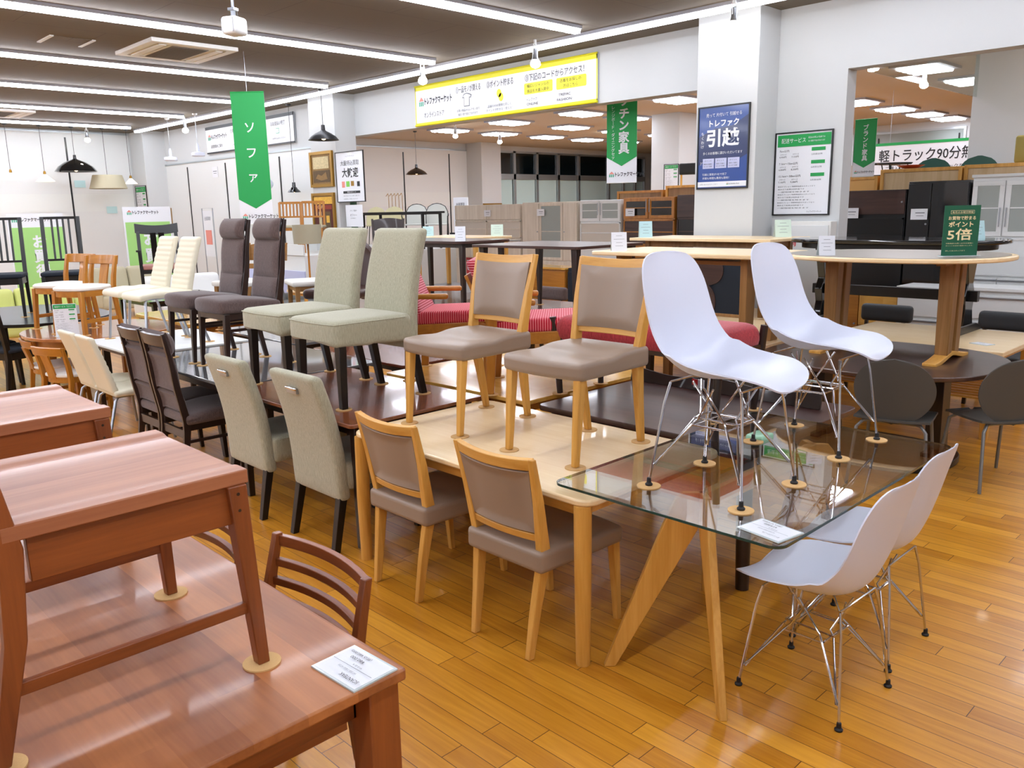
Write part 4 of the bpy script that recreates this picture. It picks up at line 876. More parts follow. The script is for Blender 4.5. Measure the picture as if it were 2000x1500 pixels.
# --- posters
def poster(name, label, loc, w, h, items, frame='blackp', rt=RTX, base='whitep', depth=.02, fw=.014, cat='poster'):
    t = thing(name, label, cat, loc)
    R_ = Vector(rt); out = -(R_.cross(Vector(DN)))
    def slab(mb, x0, y0, x1, y1, d0, d1):
        c = lambda x, y, d: tuple(R_*x+Vector(DN)*y+out*d)
        vs = [c(x, y, d) for d in (d0, d1) for x, y in ((x0, y0), (x0, y1), (x1, y1), (x1, y0))]
        mb.add(vs, [(3, 2, 1, 0), (4, 5, 6, 7), (0, 1, 5, 4), (1, 2, 6, 5), (2, 3, 7, 6), (3, 0, 4, 7)])
    m = MB(); slab(m, 0, 0, w, h, 0, depth*.6); m.build('print', M[base], t, smooth=False)
    if frame:
        m = MB(); slab(m, -fw, -fw, w+fw, 0, 0, depth); slab(m, -fw, h, w+fw, h+fw, 0, depth); slab(m, -fw, 0, 0, h, 0, depth); slab(m, w, 0, w+fw, h, 0, depth); m.build('frame', M[frame], t, smooth=False)
    sign(t, tuple(out*depth*.6), rt, DN, items); return t
M['navyp'] = plain('navy_print', '#0d2558', .3, coat=.4); M['greyp3'] = plain('lavender_print', '#b9bedd', .5)
ib = [('r', 'whitep', 'white_strip', 1, 0, .775, .6, .055)]+[('p', 'navyp', 'dark_shape', 1, [(.0, .3), (.2, .22), (.42, .2), (.6, .1), (.6, .5), (.35, .62), (.1, .55), (0, .6)])]
ib += [('t', 'whitep', 'lettering', 2, .09, .06, .04, '売って 片付いて 引越せる', .43), ('t', 'whitep', 'lettering', 2, .13, .13, .075, 'トレファク', .36, .03), ('t', 'whitep', 'lettering', 2, .10, .225, .19, '引越', .4, .03), ('v', 'whitep', 'lettering', 2, .05, .25, .035, 'もくわけ', .01),
       ('t', 'whitep', 'lettering', 2, .06, .46, .03, '多くのお客様に選びいただいてます', .48), ('t', 'whitep', 'lettering', 2, .03, .565, .03, '3つ', .04), ('t', 'whitep', 'lettering', 2, .06, .685, .025, '引越と買取が1社で完了', .3), ('t', 'whitep', 'lettering', 2, .06, .725, .025, '手間も時間も費用も節約！', .33)]
for k in range(3): ib += [('r', 'greyp3', 'pale_box', 2, .06+.155*k, .53, .14, .105), ('t', 'ink', 'lettering', 3, .08+.155*k, .545, .018, 'ポイント', .09), ('t', 'ink', 'lettering', 3, .075+.155*k, .58, .014, '買取と引越を', .1), ('t', 'ink', 'lettering', 3, .075+.155*k, .605, .014, 'まとめて依頼', .1)]
ib += logo(.36, .79, .025, 2)+[('t', 'greyink', 'lettering', 2, .03, .795, .014, 'お問い合わせはスタッフまで', .22)]
poster('poster', 'blue and white framed moving-service poster hanging on the front of the pillar', (8.098, 5.30, 2.83), .60, .84, ib, base='bluep')
def delivery(w=.6, h=.84, s=1.):
    o = [('r', 'gsign', 'green_header', 1, .015*s, .015*s, w-.03*s, .12*s), ('t', 'whitep', 'lettering', 2, .06*s, .05*s, .05*s, '配送サービス', .27*s), ('t', 'whitep', 'lettering', 2, .36*s, .045*s, .018*s, '配送はお買上げ金額では', .18*s), ('t', 'whitep', 'lettering', 2, .36*s, .08*s, .018*s, 'なく距離で料金が決まります', .18*s)]
    for k, a in enumerate(('7km以内', '7.1km〜15km以内', '15.1km〜30km以内')):
        y = (.165+.13*k)*s; o += [('t', 'ink', 'lettering', 1, .04*s, y, .026*s, a, (.11+.06*min(k, 1)+.04*k)*s), ('r', 'gsign', 'green_tag', 1, .4*s, y-.01*s, .15*s, .035*s), ('t', 'greyink', 'lettering', 1, .05*s, y+.04*s, .018*s, '小サイズ', .07*s), ('t', 'greyink', 'lettering', 1, .19*s, y+.04*s, .018*s, '大サイズ', .07*s),
            ('t', 'ink', 'lettering', 1, .04*s, y+.066*s, .02*s, ('4,950円', '6,050円', '7,150円')[k], .08*s), ('t', 'ink', 'lettering', 1, .18*s, y+.066*s, .02*s, ('7,150円', '8,250円', '9,350円')[k], .08*s), ('t', 'greyink', 'lettering', 1, .4*s, y+.05*s, .018*s, '2点目以降', .12*s)]
    for k in range(9): o.append(('t', 'greyink', 'lettering', 1, .04*s, (.54+.028*k)*s, .014*s, ('配送オプション 時間帯指定はスタッフまで', '組み立て設置は別料金です', '一部地域を除きます')[k % 3], (.42, .3, .36)[k % 3]*s))
    return o+[('t', 'ink', 'lettering', 1, .38*s, .8*s, .02*s, 'トレファクマーケット', .16*s)]
poster('poster', 'green and white framed delivery price poster on the white wall between the openings', (XW-.002, 4.60, 2.53), .61, .835, delivery(.62, .86))
poster('poster', 'white framed buy-back poster with product photos on the left pillar', (8.098, 12.44+.06, 2.79), .80, .80, [('t', 'greyink', 'lettering', 1, .3, .05, .03, 'トレファクマーケット', .25), ('t', 'ink', 'lettering', 1, .14, .13, .085, '大量持込買取', .54), ('t', 'ink', 'lettering', 1, .17, .25, .16, '大歓迎', .48, .02), ('r', 'ink', 'black_bar', 1, .18, .63, .5, .04), ('t', 'whitep', 'lettering', 2, .3, .638, .025, '買取のポイント', .26),
       ('r', 'lgreen', 'product_photo', 1, .28, .47, .1, .09), ('r', 'coral', 'product_photo', 1, .15, .47, .09, .1), ('r', 'gold', 'product_photo', 1, .42, .47, .09, .08), ('r', 'ink', 'product_photo', 1, .6, .48, .08, .08), ('t', 'greyink', 'lettering', 1, .18, .7, .02, '店頭にお持ち込みください お気軽にご相談ください', .48), ('t', 'greyink', 'lettering', 1, .18, .75, .02, '出張買取もご利用いただけます', .42)])
poster('notice', 'plain white notice sheet taped to the left pillar below the buy-back poster', (8.098, 12.3, 1.93), .5, .36, [('t', 'greyink', 'lettering', 1, .13, .08, .03, 'スタッフ募集中', .2), ('t', 'ink', 'lettering', 1, .13, .15, .04, 'オファー', .2), ('t', 'greyink', 'lettering', 1, .14, .21, .02, 'お気軽に', .16)], frame=None, depth=.004, cat='notice')
poster('poster', 'small green-topped delivery price poster on the wall in the left rear corner', (7.998, 21.2, 2.52), .62, .86, delivery(.62, .86))
# framed paintings on the left pillar: plain generic pictures
def picture(label, loc, w, h, cols, rt=RTX, fm='gold', fw=.05, extra=()):
    it = [('r', c, 'painted_area', 1+k, x, y, a, b) for k, (c, x, y, a, b) in enumerate(cols)]+list(extra)
    return poster('painting', label, loc, w, h, it, frame=fm, rt=rt, base='ochre', depth=.04, fw=fw, cat='painting')
for k, c in (('ochre', '#8a6a3a'), ('sepia', '#5a4526'), ('cream2', '#c9b98e'), ('brick', '#8a2f1c'), ('sky', '#9fb7c6'), ('leaf', '#5c6a3a'), ('darkred', '#551a12'), ('sunny', '#d8a83c')): M[k] = plain('paint_'+k, c, .7, var=.35, bscale=30)
picture('gold-framed brown landscape painting, upper one on the left side of the pillar', (8.098, 13.26, 2.80), .62, .5, [('cream2', .05, .04, .5, .2), ('sepia', .04, .27, .54, .2)], extra=[('p', 'ochre', 'painted_area', 3, [(.12, .4), (.2, .33), (.32, .36), (.45, .3), (.5, .42), (.3, .44)])])
picture('gold-framed red shopfront painting hanging below the brown landscape on the pillar', (8.098, 13.27, 2.10), .62, .62, [('sunny', .02, .02, .58, .12), ('darkred', .02, .14, .58, .46), ('brick', .04, .16, .54, .07), ('cream2', .16, .27, .09, .3), ('sepia', .36, .27, .18, .3), ('sunny', .4, .34, .1, .12)], extra=[('t', 'goldp', 'lettering', 6, .14, .165, .05, 'CAFE', .2)])
picture('small house-and-garden painting on the wall in the left rear corner', (8.5, 20.46, 1.98), .22, .4, [('cream2', .02, .02, .18, .15), ('sky', .02, .1, .1, .2), ('leaf', .02, .3, .18, .08)], rt=(1, 0, 0), fw=.02)
picture('gold-framed seascape painting on the far pillar beside the windows', (17.38, 18.898, 1.93), .62, .42, [('cream2', .08, .05, .46, .3), ('sky', .1, .15, .42, .12)], rt=RTY, fw=.07)
picture('small framed autumn landscape below the seascape on the far pillar', (17.45, 18.898, 1.33), .5, .36, [('sky', .03, .02, .44, .16), ('sunny', .03, .2, .44, .12)], rt=RTY, fm='blackp', fw=.05)
# hanging green banners
def hanging(label, loc, w, h, items, rt, tail=.16, sub=None, wire=True):
    t = thing('hanging_banner', label, 'banner', loc); R_ = Vector(rt); out = -(R_.cross(Vector(DN)))
    c = lambda x, y, d: tuple(R_*x+Vector(DN)*y+out*d)
    m = MB(); m.add([c(0, 0, -.003), c(0, h, -.003), c(w, h, -.003), c(w, 0, -.003), c(0, 0, 0), c(0, h, 0), c(w, h, 0), c(w, 0, 0)], [(3, 2, 1, 0), (4, 5, 6, 7), (0, 1, 5, 4), (1, 2, 6, 5), (2, 3, 7, 6), (3, 0, 4, 7)])
    m.build('cloth', M['whitep'], t, smooth=False)
    MB().tube([c(0, 0, 0), c(w, 0, 0)], .009).build('top_rod', M['gsign'], t); MB().tube([c(0, h, 0), c(w, h, 0)], .008).build('bottom_rod', M['white'], t)
    if wire: MB().tube([c(w*.5, 0, 0), c(w*.5, -(H-loc[2]), 0)], .002, 5).build('wire', M['steel'], t)
    g = h-tail-w*.5*.45
    it = [('p', 'gsign', 'green_field', 1, [(0, 0), (0, g), (w/2, g+w*.28), (w, g), (w, 0)])]+items+logo(w*.08, h-tail*.62, tail*.33, 2)
    sign(t, (0, 0, 0), rt, DN, it); return t
d = Vector((.72, -.69, 0)).normalized()
hanging('green hanging banner with vertical white katakana, left, below the ceiling lamps', (5.13, 10.22, 3.30), .42, 1.62, [('v', 'whitep', 'lettering', 2, .21, .36, .13, 'ソファ', .18, .01)], tuple(d), tail=.22)
hanging('green hanging banner with white kitchen furniture lettering in the wide opening', (9.1, 7.42, 3.45), .42, 1.32, [('v', 'whitep', 'lettering', 2, .24, .06, .13, 'キッチン家具', .02, .03), ('v', 'whitep', 'lettering', 2, .09, .12, .045, '食器棚・レンジボード・ダイニングセット', .005)], (0.35, -.94, 0), tail=.24)
hanging('green hanging banner with white brand furniture lettering in the right opening', (10.6, 4.68, 2.80), .27, .68, [('v', 'whitep', 'lettering', 2, .14, .06, .062, 'ブランド家具', .012, .02)], (0, -1, 0), tail=.12, wire=False)
# long free truck rental banner in the far room
t = thing('banner', 'white banner with green edges advertising a free light truck, right far room', 'banner', (16, 6.7, 2.86)); w, h = 3.2, .62
MB().box(-.004, -w, -h, .004, 0, 0).build('sheet', M['whitep'], t)
sign(t, (-.005, 0, 0), RTX, DN, [('r', 'gsign', 'green_edge', 1, 0, 0, w, .05), ('r', 'gsign', 'green_edge', 1, 0, h-.03, w, .03), ('t', 'ink', 'lettering', 1, .12, .12, .22, '軽トラック90分無料貸出', 2.2, .01), ('t', 'ink', 'lettering', 1, .25, .42, .08, 'ご購入品をご購入の際、トラックを無料でお貸しいたします。', 2.3)])
for y in (.3, 2.9): MB().tube([(0, -y, 0), (0, -y, H-2.86)], .004, 5).build('wire', M['steel'], t)
# upright green sign boards
def standee(label, loc, w, h, items, rt, base=True, back='whitep'):
    t = thing('sign_board', label, 'sign', loc); R_ = Vector(rt); out = -(R_.cross(Vector(DN)))
    c = lambda x, y, d: tuple(R_*x+Vector(DN)*y+out*d)
    m = MB(); m.add([c(0, 0, -.006), c(0, h, -.006), c(w, h, -.006), c(w, 0, -.006), c(0, 0, 0), c(0, h, 0), c(w, h, 0), c(w, 0, 0)], [(3, 2, 1, 0), (4, 5, 6, 7), (0, 1, 5, 4), (1, 2, 6, 5), (2, 3, 7, 6), (3, 0, 4, 7)])
    m.build('panel', M[back], t, smooth=False)
    if base:
        MB().tube([c(w*.1, h, -.1), c(w*.1, h, .1)], .01).tube([c(w*.9, h, -.1), c(w*.9, h, .1)], .01).build('foot', M['blackp'], t)
    sign(t, (0, 0, 0), rt, DN, items); return t
standee('green upright sign board offering the free light truck beside the far windows', (15.2, 15.35, 1.75), .75, 1.72, logo(.03, .03, .09, 1)+[('r', 'lgreen', 'green_field', 1, 0, .17, .75, 1.5), ('v', 'whitep', 'lettering', 2, .52, .24, .2, '軽トラック', .03, .03), ('v', 'whitep', 'lettering', 2, .2, .35, .2, '無料貸出', .03, .03)], (.8, -.6, 0))
standee('green upright sign board behind the wooden armchair on the left', (6.25, 17.4, 2.0), .95, 1.95, logo(.08, .06, .1, 1)+[('r', 'palegreen', 'green_field', 1, .03, .3, .89, 1.6), ('v', 'whitep', 'lettering', 2, .5, .5, .26, 'お買得', .08, .03)], (1, 0, 0))
standee('green upright sign board behind the black slat-back chairs at the left edge', (4.2, 17.4, 1.9), .95, 1.85, logo(.08, .06, .1, 1)+[('r', 'palegreen', 'green_field', 1, .03, .25, .89, 1.55), ('v', 'whitep', 'lettering', 2, .5, .4, .22, 'お買得', .05, .03)], (1, 0, 0))
# exit sign
t = thing('exit_sign', 'small green emergency exit sign hanging before the far windows', 'sign', (18.5, 14.6, 3.5)); MB().box(-.02, -.16, -.16, .02, .16, .16).build('box', M['white'], t, .004); MB().tube([(0, 0, .16), (0, 0, .28)], .01).build('stem', M['steel'], t)
sign(t, (-.021, .15, .15), RTX, DN, [('r', 'teal', 'green_field', 1, 0, 0, .3, .3), ('p', 'whitep', 'running_figure', 2, [(.13, .05), (.17, .05), (.18, .1), (.24, .13), (.18, .14), (.17, .18), (.22, .25), (.19, .26), (.14, .2), (.09, .26), (.06, .25), (.12, .17), (.11, .12), (.07, .14)])])
# red hydrant character on the cupboard
sign(cu, (-.1535, .22, 1.52), RTX, DN, [('v', 'redp', 'lettering', 1, .1, .08, .075, '消火栓', .03, .01)])
# ---------------------------------------------------------------- second row of tables
table('dining_table', 'glossy light wood parquet table under the red striped armchairs', 3.9, 3.95, 1.22, 1.36, ZT, .025, M['lighttop'], M['amberz'], .06, .05, .02, .06)
ar = armchair_red(); GR = 'red striped armchairs'; F, R = (.25, .27), (.265, .265)
on_table(ar, 3.60, 4.24, ZT, -50, 'red striped armchair with amber wood frame on the light table, half behind the sage chair', GR, F, R, 'left red striped armchair')
on_table(ar, 3.66, 3.54, ZT, -48, 'red striped armchair with amber wood frame on the light table, behind the left taupe chair', GR, F, R, 'right red striped armchair')
t = table('dining_table', 'dark walnut table with a red bench standing on it, behind the pale oak table', 3.83, 2.50, 1.10, 1.36, ZT, .03, M['walnuttop'], M['darkz'], .08, .05, .05, .06, rnd=True)
t = thing('bench', 'red upholstered bench with dark round legs standing on the walnut table', 'bench', (3.77, 2.74, ZT+.0042))
MB().rbox((0, 0, .385), (.46, 1.12, .165), .075, 8).build('seat_cushion', M['red'], t)
for sy in (-1, 1):
    for sx in (-1, 1): MB().tube([(sx*.19, sy*.53, 0), (sx*.2, sy*.55, .3), (sx*.21, sy*.565, .455)], [.018, .024, .02], 14).build('leg', M['darkz'], t)
    MB().beam((-.2, sy*.55, .33), (.2, sy*.55, .33), .03, .05).build('end_rail', M['darkx'], t)
for sx in (-1, 1): MB().beam((sx*.2, -.54, .33), (sx*.2, .54, .33), .025, .05).build('side_rail', M['darky'], t)
pads([((3.77+a, 2.74+b), n) for (a, b), n in (((-.19, -.53), 'near right foot'), ((-.19, .53), 'near left foot'), ((.19, -.53), 'far right foot'), ((.19, .53), 'far left foot'))], ZT, 'red bench')
t = thing('serving_board', 'long dark wooden tray edge standing behind the legs of the red bench', 'tray', (4.17, 2.6, ZT)); MB().sheet(lambda u, v: (.02*v, lerp(.6, -.66, u), lerp(0, .075, v)+.012*math.cos(4*PI*u)*v), 24, 2, .02).build('board', M['darky'], t, .003)
MB().box(-.012, .05, .02, -.002, .12, .07).build('price_tag', M['paper'], t); MB().box(-.013, .09, .035, -.003, .13, .07).build('red_sticker', M['redp'], t)
card(3.75, 1.90, ZT, 85, 'white price card on the near right corner of the walnut table', .16, .12); 
t = thing('sticker_box', 'small pale green clear box on the near right corner of the walnut table', 'box', (3.42, 1.87, ZT)); MB().rbox((0, 0, .02), (.11, .09, .04), .012, 1).build('body', plain('pale_green_plastic', '#9fd3b2', .25), t)
table('dining_table', 'glossy reddish dark wood table behind the sage chairs', 4.09, 5.35, 1.14, 1.26, ZT, .022, M['redtop'], M['darkz'], .06, .05, .05, .05)
table('dining_table', 'dark glossy table behind the brown high-back chairs', 4.12, 7.0, 1.15, 1.5, ZT, .022, M['greyglass'], M['darkz'], .06, .05, .03, .05)
table('dining_table', 'pale golden wood table with light edge behind the cream chairs', 4.12, 9.0, 1.2, 1.7, ZT, .035, M['lighttop'], M['amberz'], .07, .05, .12, .06)
def curved_chair(name, mat, seatm, hgt, cat='chair'):
    t = thing(name, 'x', cat)
    MB().rbox((.02, 0, .44), (.44, .46, .05), .02, 5).build('seat', M[seatm], t)
    MB().box(-.18, -.2, .37, .2, .2, .42).build('apron', M[mat+'x'], t)
    for s in (-1, 1):
        MB().bar((.2, s*.2, 0), (.19, s*.2, .42), (.032, .032), (.042, .04)).build('leg', M[mat+'z'], t, .003)
        MB().path([(-.27, s*.2, 0), (-.2, s*.2, .4), (-.24, s*.21, .6), (-.32, s*.235, hgt)], [(.035, .03), (.05, .035), (.045, .035), (.03, .03)]).build('leg', M[mat+'z'], t, .003)
    MB().sheet(lambda u, v: (-.30-.03*(1-(2*u-1)**2)-.02*v, lerp(-.235, .235, u), lerp(hgt-.17, hgt-.02, v)+.03*math.sin(PI*u)*v), 14, 4, .02).build('top_rail', M[mat+'y'], t, .003)
    MB().sheet(lambda u, v: (-.245-.02*(1-(2*u-1)**2), lerp(-.21, .21, u), lerp(.55, .6, v)), 12, 2, .018).build('lower_rail', M[mat+'y'], t, .003)
    return t
xc = curved_chair('wood_back_chair', 'midoak', 'white_seat', .80); F, R = (.2, .2), (.27, .2)
for n in 'xyz': pass
on_table(xc, 3.8, 7.55, ZT, 200, 'brown wooden chair with white seat between the cream and brown high-back chairs', 'brown wooden chairs with white seats', F, R, 'near brown wooden chair')
on_table(xc, 4.2, 7.0, ZT, 160, 'brown wooden chair with white seat, half hidden behind the left brown high-back chair', 'brown wooden chairs with white seats', F, R, 'far brown wooden chair')
# brown leather swivel chair with tall curved back
t = thing('leather_chair', 'dark reddish-brown leather chair with tall curved back between the brown and sage chairs', 'chair', (4.05, 6.28, ZT+.0042), 215)
def lb(u, v):
    vv = v; w = .27*math.sqrt(max(.0004, 1-max(0, (vv-.35)/.65)**2.2)) ; return (-.2-.12*vv+.06*(2*u-1)**2, (1-2*u)*w, lerp(.40, .86, vv))
MB().sheet(lb, 20, 20, .045).build('backrest', M['leatherd'], t)
MB().rbox((.03, 0, .40), (.5, .52, .09), .04, 6).build('seat', M['leatherd'], t)
MB().lathe([(.04, .0), (.04, .35)], (0, 0, 0), 16).build('column', M['blackp'], t)
for a in (45, 135, 225, 315): MB().beam((0, 0, .2), (.24*math.cos(math.radians(a)), .24*math.sin(math.radians(a)), .012), .05, .03).build('leg', M['amberx'], t, .003)
pads([((4.05+.24*math.cos(math.radians(a+215)), 6.28+.24*math.sin(math.radians(a+215))), n) for a, n in ((45, 'first foot'), (135, 'second foot'), (225, 'third foot'), (315, 'fourth foot'))], ZT, 'brown leather chair')
table('dining_table', 'glossy black table under the dark wooden armchair', 4.75, 11.6, 1.2, 1.3, ZT, .03, M['blackgloss'], M['black'], .06, .05, .03, .05)
rk = rocker(); on_table(rk, 4.5, 11.35, ZT, 250, 'black wooden armchair with split back board and dusty pink seat behind the cream chairs', None, (.22, .24), (.26, .24), 'black wooden armchair')
# sofas in the left rear
def sofa(label, x, y, rz, w, mat, h=.8, d=.85, legs=True):
    t = thing('sofa', label, 'sofa', (x, y, 0), rz)
    MB().rbox((.05, 0, .28), (d-.1, w-.1, .26), .06, 5).build('base', M[mat], t)
    n = 2 if w > 1.3 else 1
    for k in range(n): MB().rbox((.08, (k-(n-1)/2)*(w-.3)/n, .43), (d-.25, (w-.3)/n-.01, .14), .05, 5).build('seat_cushion', M[mat], t)
    for k in range(n): MB().rbox((-d/2+.17, (k-(n-1)/2)*(w-.3)/n, .62), (.2, (w-.3)/n-.01, (h-.42)), .07, 5, lambda x, y, z: (x-.2*z, y, z)).build('back_cushion', M[mat], t)
    for s in (-1, 1):
        MB().rbox((.02, s*(w/2-.08), .38), (d, .16, .42), .06, 4).build('armrest', M[mat], t)
        if legs:
            for a in (-1, 1): MB().tube([(a*(d/2-.1), s*(w/2-.12), 0), (a*(d/2-.12), s*(w/2-.12), .17)], [.018, .024], 10).build('leg', M['amberz'], t)
    return t
sofa('lime green two-seat sofa behind the black and amber tables', 3.3, 13.7, -95, 1.9, 'lime', .78)
sofa('dark grey sofa at the left edge behind the black table', 2.9, 15.8, -90, 1.8, 'grey', .86)
sofa('light beige sofa behind the amber wood chairs', 5.9, 16.3, -90, 1.7, 'beige', .95)
sofa('grey sofa beside the table lamp behind the brown leather chair', 6.1, 11.3, -60, 1.5, 'grey', .95)
sofa('white two-seat sofa on the far side of the grey sofa', 5.9, 13.8, -90, 1.6, 'offwhite', .85)
# white counter with two slat chairs, table lamp
t = thing('display_counter', 'white display counter carrying two slat-back chairs left of the pillar', 'counter', (7.55, 13.1, 0))
MB().box(-.6, -1.3, 0, .48, 1.5, 1.15).build('body', M['white'], t, .005); MB().box(-.63, -1.32, 1.15, -.6, 1.52, 1.32).build('front_lip', M['white'], t); MB().box(-.62, -1.3, .3, -.6, 1.5, .9).build('grey_panel', M['greyp3'], t)
def slat_chair(name='slat_back_chair', mat='amber', seat='beige'):
    t = thing(name, 'x', 'chair')
    MB().rbox((0, 0, .44), (.42, .42, .04), .015, 3).build('seat', M[seat], t)
    MB().box(-.18, -.19, .37, .18, .19, .42).build('apron', M[mat+'x'], t)
    for s in (-1, 1):
        MB().bar((.18, s*.18, 0), (.18, s*.18, .42), (.035, .035)).build('leg', M[mat+'z'], t)
        MB().path([(-.22, s*.18, 0), (-.19, s*.18, .42), (-.24, s*.18, .85)], [(.035, .035)]*3).build('leg', M[mat+'z'], t)
    MB().beam((-.24, -.18, .84), (-.24, .18, .84), .03, .04).build('top_rail', M[mat+'y'], t); MB().beam((-.215, -.18, .6), (-.215, .18, .6), .02, .03).build('lower_rail', M[mat+'y'], t)
    for y in (-.12, -.06, 0, .06, .12): MB().beam((-.215, y, .6), (-.24, y, .83), .03, .01).build('slat', M[mat+'z'], t)
    return t
sl = slat_chair()
put(sl, (7.45, 13.1, 1.15), 230, 'amber slat-back chair with pale seat on the white counter, left of the pair', 'slat-back chairs on the white counter')
put(sl, (7.45, 12.35, 1.15), 230, 'amber slat-back chair with pale seat on the white counter, beside the red painting', 'slat-back chairs on the white counter')
t = thing('table_lamp', 'table lamp with grey-beige drum shade on slim wooden stem behind the sage chairs', 'lamp', (6.2, 10.42, .75))
MB().lathe([(.19, .64), (.20, .90), (.195, .90), (.185, .64)], n=36).build('lamp_shade', plain('lamp_shade_beige', '#a39d87', .9), t); MB().tube([(0, 0, .02), (0, 0, .8)], .014).build('stem', M['amberz'], t); MB().lathe([(.11, 0), (.11, .02), (.02, .03)]).build('base', M['amberx'], t)
table('side_table', 'small wooden side table carrying the beige drum-shade lamp', 6.2, 10.42, .5, .5, .75, .03, M['oaktop'], M['oakz'], .04, .02, .02, .04)
# ---------------------------------------------------------------- third row: tables stacked on tables
table('dining_table', 'glossy brown table on the floor carrying the thin dark stacked table', 6.65, 6.2, 1.4, 2.0, ZT, .03, M['redtop'], M['darkz'], .08, .06, .03, .06)
S1 = table('stacked_table', 'thin dark brown table with tapered legs stacked on another table behind the taupe chairs', 6.5, 5.98, 1.05, 1.5, .72, .028, M['walnuttop'], M['darkz'], .07, .06, .03, .0, taper=.5, rz=0); S1.location.z = .7242
pads([((6.5+sx*.43, 5.98+sy*.655), n) for sx, sy, n in ((-1, -1, 'near right foot'), (-1, 1, 'near left foot'), (1, -1, 'far right foot'), (1, 1, 'far left foot'))], ZT, 'thin dark stacked table')
table('dining_table', 'dark table on the floor carrying the brown stacked table', 6.8, 8.3, 1.2, 1.8, ZT, .03, M['walnuttop'], M['darkz'], .08, .06, .03, .06)
S2 = table('stacked_table', 'brown table with rounded corners stacked behind the right sage chair', 6.8, 8.15, .85, 1.6, .73, .03, M['walnuttop'], M['darkz'], .06, .08, .12, .05); S2.location.z = ZT
table('dining_table', 'low black table left of the brown stacked table', 8.0, 9.3, 1.0, 1.5, .70, .03, M['black'], M['black'], .06, .06, .03, .05)
S3 = table('stacked_table', 'pale wood table stacked at the back behind the brown one', 8.02, 9.25, .75, 1.45, .74, .035, M['oaktop'], M['oakz'], .06, .06, .08, .05); S3.location.z = .70
dc = curved_chair('dark_back_chair', 'dark', 'leatherd', .98)
table('dining_table', 'dark table carrying the chair with the wavy dark back', 7.2, 10.2, .9, .9, ZT, .03, M['walnuttop'], M['darkz'], .06, .05, .03, .05)
on_table(dc, 7.3, 10.1, ZT, 225, 'dark brown chair with wavy wooden top rail standing behind the right sage chair', None, (.2, .2), (.27, .2), 'dark wavy-backed chair')
table('dining_table', 'wide oak table on the floor carrying the oak table with slab legs', 6.5, 4.15, 1.44, 1.86, ZT, .03, M['oaktop'], M['midoakz'], .09, .08, .02, .07)
S4 = thing('stacked_table', 'oak table with broad slab legs stacked behind the white shell chairs', 'table', (5.98, 3.9, ZT))
MB().prism(rrect(-.45, -.80, .38, .80, .06), .685, .72).build('tabletop', M['palewtop'] if 'palewtop' in M else M['oaktop'], S4, .008)
for sy in (-1, 1):
    for sx in (-1, 1): MB().hexa([(sx*.2-.055, sy*.58-.03, 0), (sx*.2+.055, sy*.58-.03, 0), (sx*.2+.055, sy*.58+.03, 0), (sx*.2-.055, sy*.58+.03, 0)], [(sx*.22-.075, sy*.60-.03, .685), (sx*.22+.075, sy*.60-.03, .685), (sx*.22+.075, sy*.60+.03, .685), (sx*.22-.075, sy*.60+.03, .685)]).build('leg', M['midoakz'], S4, .004)
MB().box(-.2, -.55, .62, .2, .55, .65).build('underframe', M['midoaky'], S4)
table('dining_table', 'low oak table at the back carrying the chamfered oak table', 7.66, 4.85, .75, 1.6, ZT, .03, M['oaktop'], M['midoakz'], .07, .06, .02, .05)
S5 = table('stacked_table', 'pale oak table with chamfered underside stacked in front of the blue-poster pillar', 7.62, 4.75, .8, 1.65, .76, .03, M['oaktop'], M['midoakz'], .06, .12, .01, .06); S5.location.z = ZT
t = thing('framed_panel', 'navy panel with two brown oval boards in a wood frame, under the oak stacked table', 'panel', (7.22, 4.62, ZT+.002), 0)
MB().box(0, -.45, .03, .02, .45, .62).build('board', M['navy'], t)
MB().box(-.01, -.49, 0, .03, -.45, .65).box(-.01, .45, 0, .03, .49, .65).box(-.01, -.45, 0, .03, .45, .03).box(-.01, -.45, .62, .03, .45, .65).build('frame', M['midoakz'], t, .003)
MB().prism(sup(-.02, .45, .19, .15, 2.2), -.012, 0, 'x').build('oval_board', M['walnutp'], t, .002); MB().prism([(a, max(.03, b)) for a, b in sup(.06, .13, .19, .2, 2.2)], -.012, 0, 'x').build('oval_board', M['walnutp'], t, .002)
# oval tables on the right
t = thing('dining_table', 'dark brown oval table on the floor behind the grey round-back chairs', 'table', (6.0, 2.36, 0)); MB().prism(sup(0, 0, .71, .80, 2.5), .69, .72).build('tabletop', M['darkoval'], t, .006)
for s in (-1, 1): MB().bar((0, s*.42, .05), (0, s*.42, .69), (.16, .11), (.14, .09)).build('post', M['darkz'], t, .004); 
MB().prism(sup(0, 0, .42, .55, 2.6), 0, .05).build('base', M['black'], t, .006); MB().box(-.08, -.5, .64, .08, .5, .69).build('underframe', M['darky'], t)
t = thing('stacked_table', 'light-rimmed grey oval table on four oak posts carrying the green points sign', 'table', (6.12, 2.36, ZT)); 
MB().prism(sup(0, 0, .60, .76, 2.3), .69, .72).build('tabletop', M['oaktop'], t, .008); MB().prism(sup(0, 0, .56, .72, 2.3), .7195, .7225).build('inlay', plain('stone_grey_top', '#8d857a', .35, var=.06, bscale=30), t)
for s in (-1, 1):
    MB().bar((-.07, s*.40, .03), (-.07, s*.40, .69), (.085, .085), (.1, .1)).build('post', M['midoakz'], t, .006); MB().bar((.07, s*.40, .03), (.07, s*.40, .69), (.085, .085), (.1, .1)).build('post', M['midoakz'], t, .006)
    MB().sheet(lambda u, v: (lerp(-.32, .32, u), s*.40+lerp(-.045, .045, v), .035+.03*math.exp(-((u-.5)/.25)**2)-.018*abs(2*u-1)), 20, 2, lambda u, v: .03).build('foot', M['oakx'], t, .004)
    MB().box(-.25, s*.40-.03, .66, .25, s*.40+.03, .69).build('bearer', M['midoakx'], t)
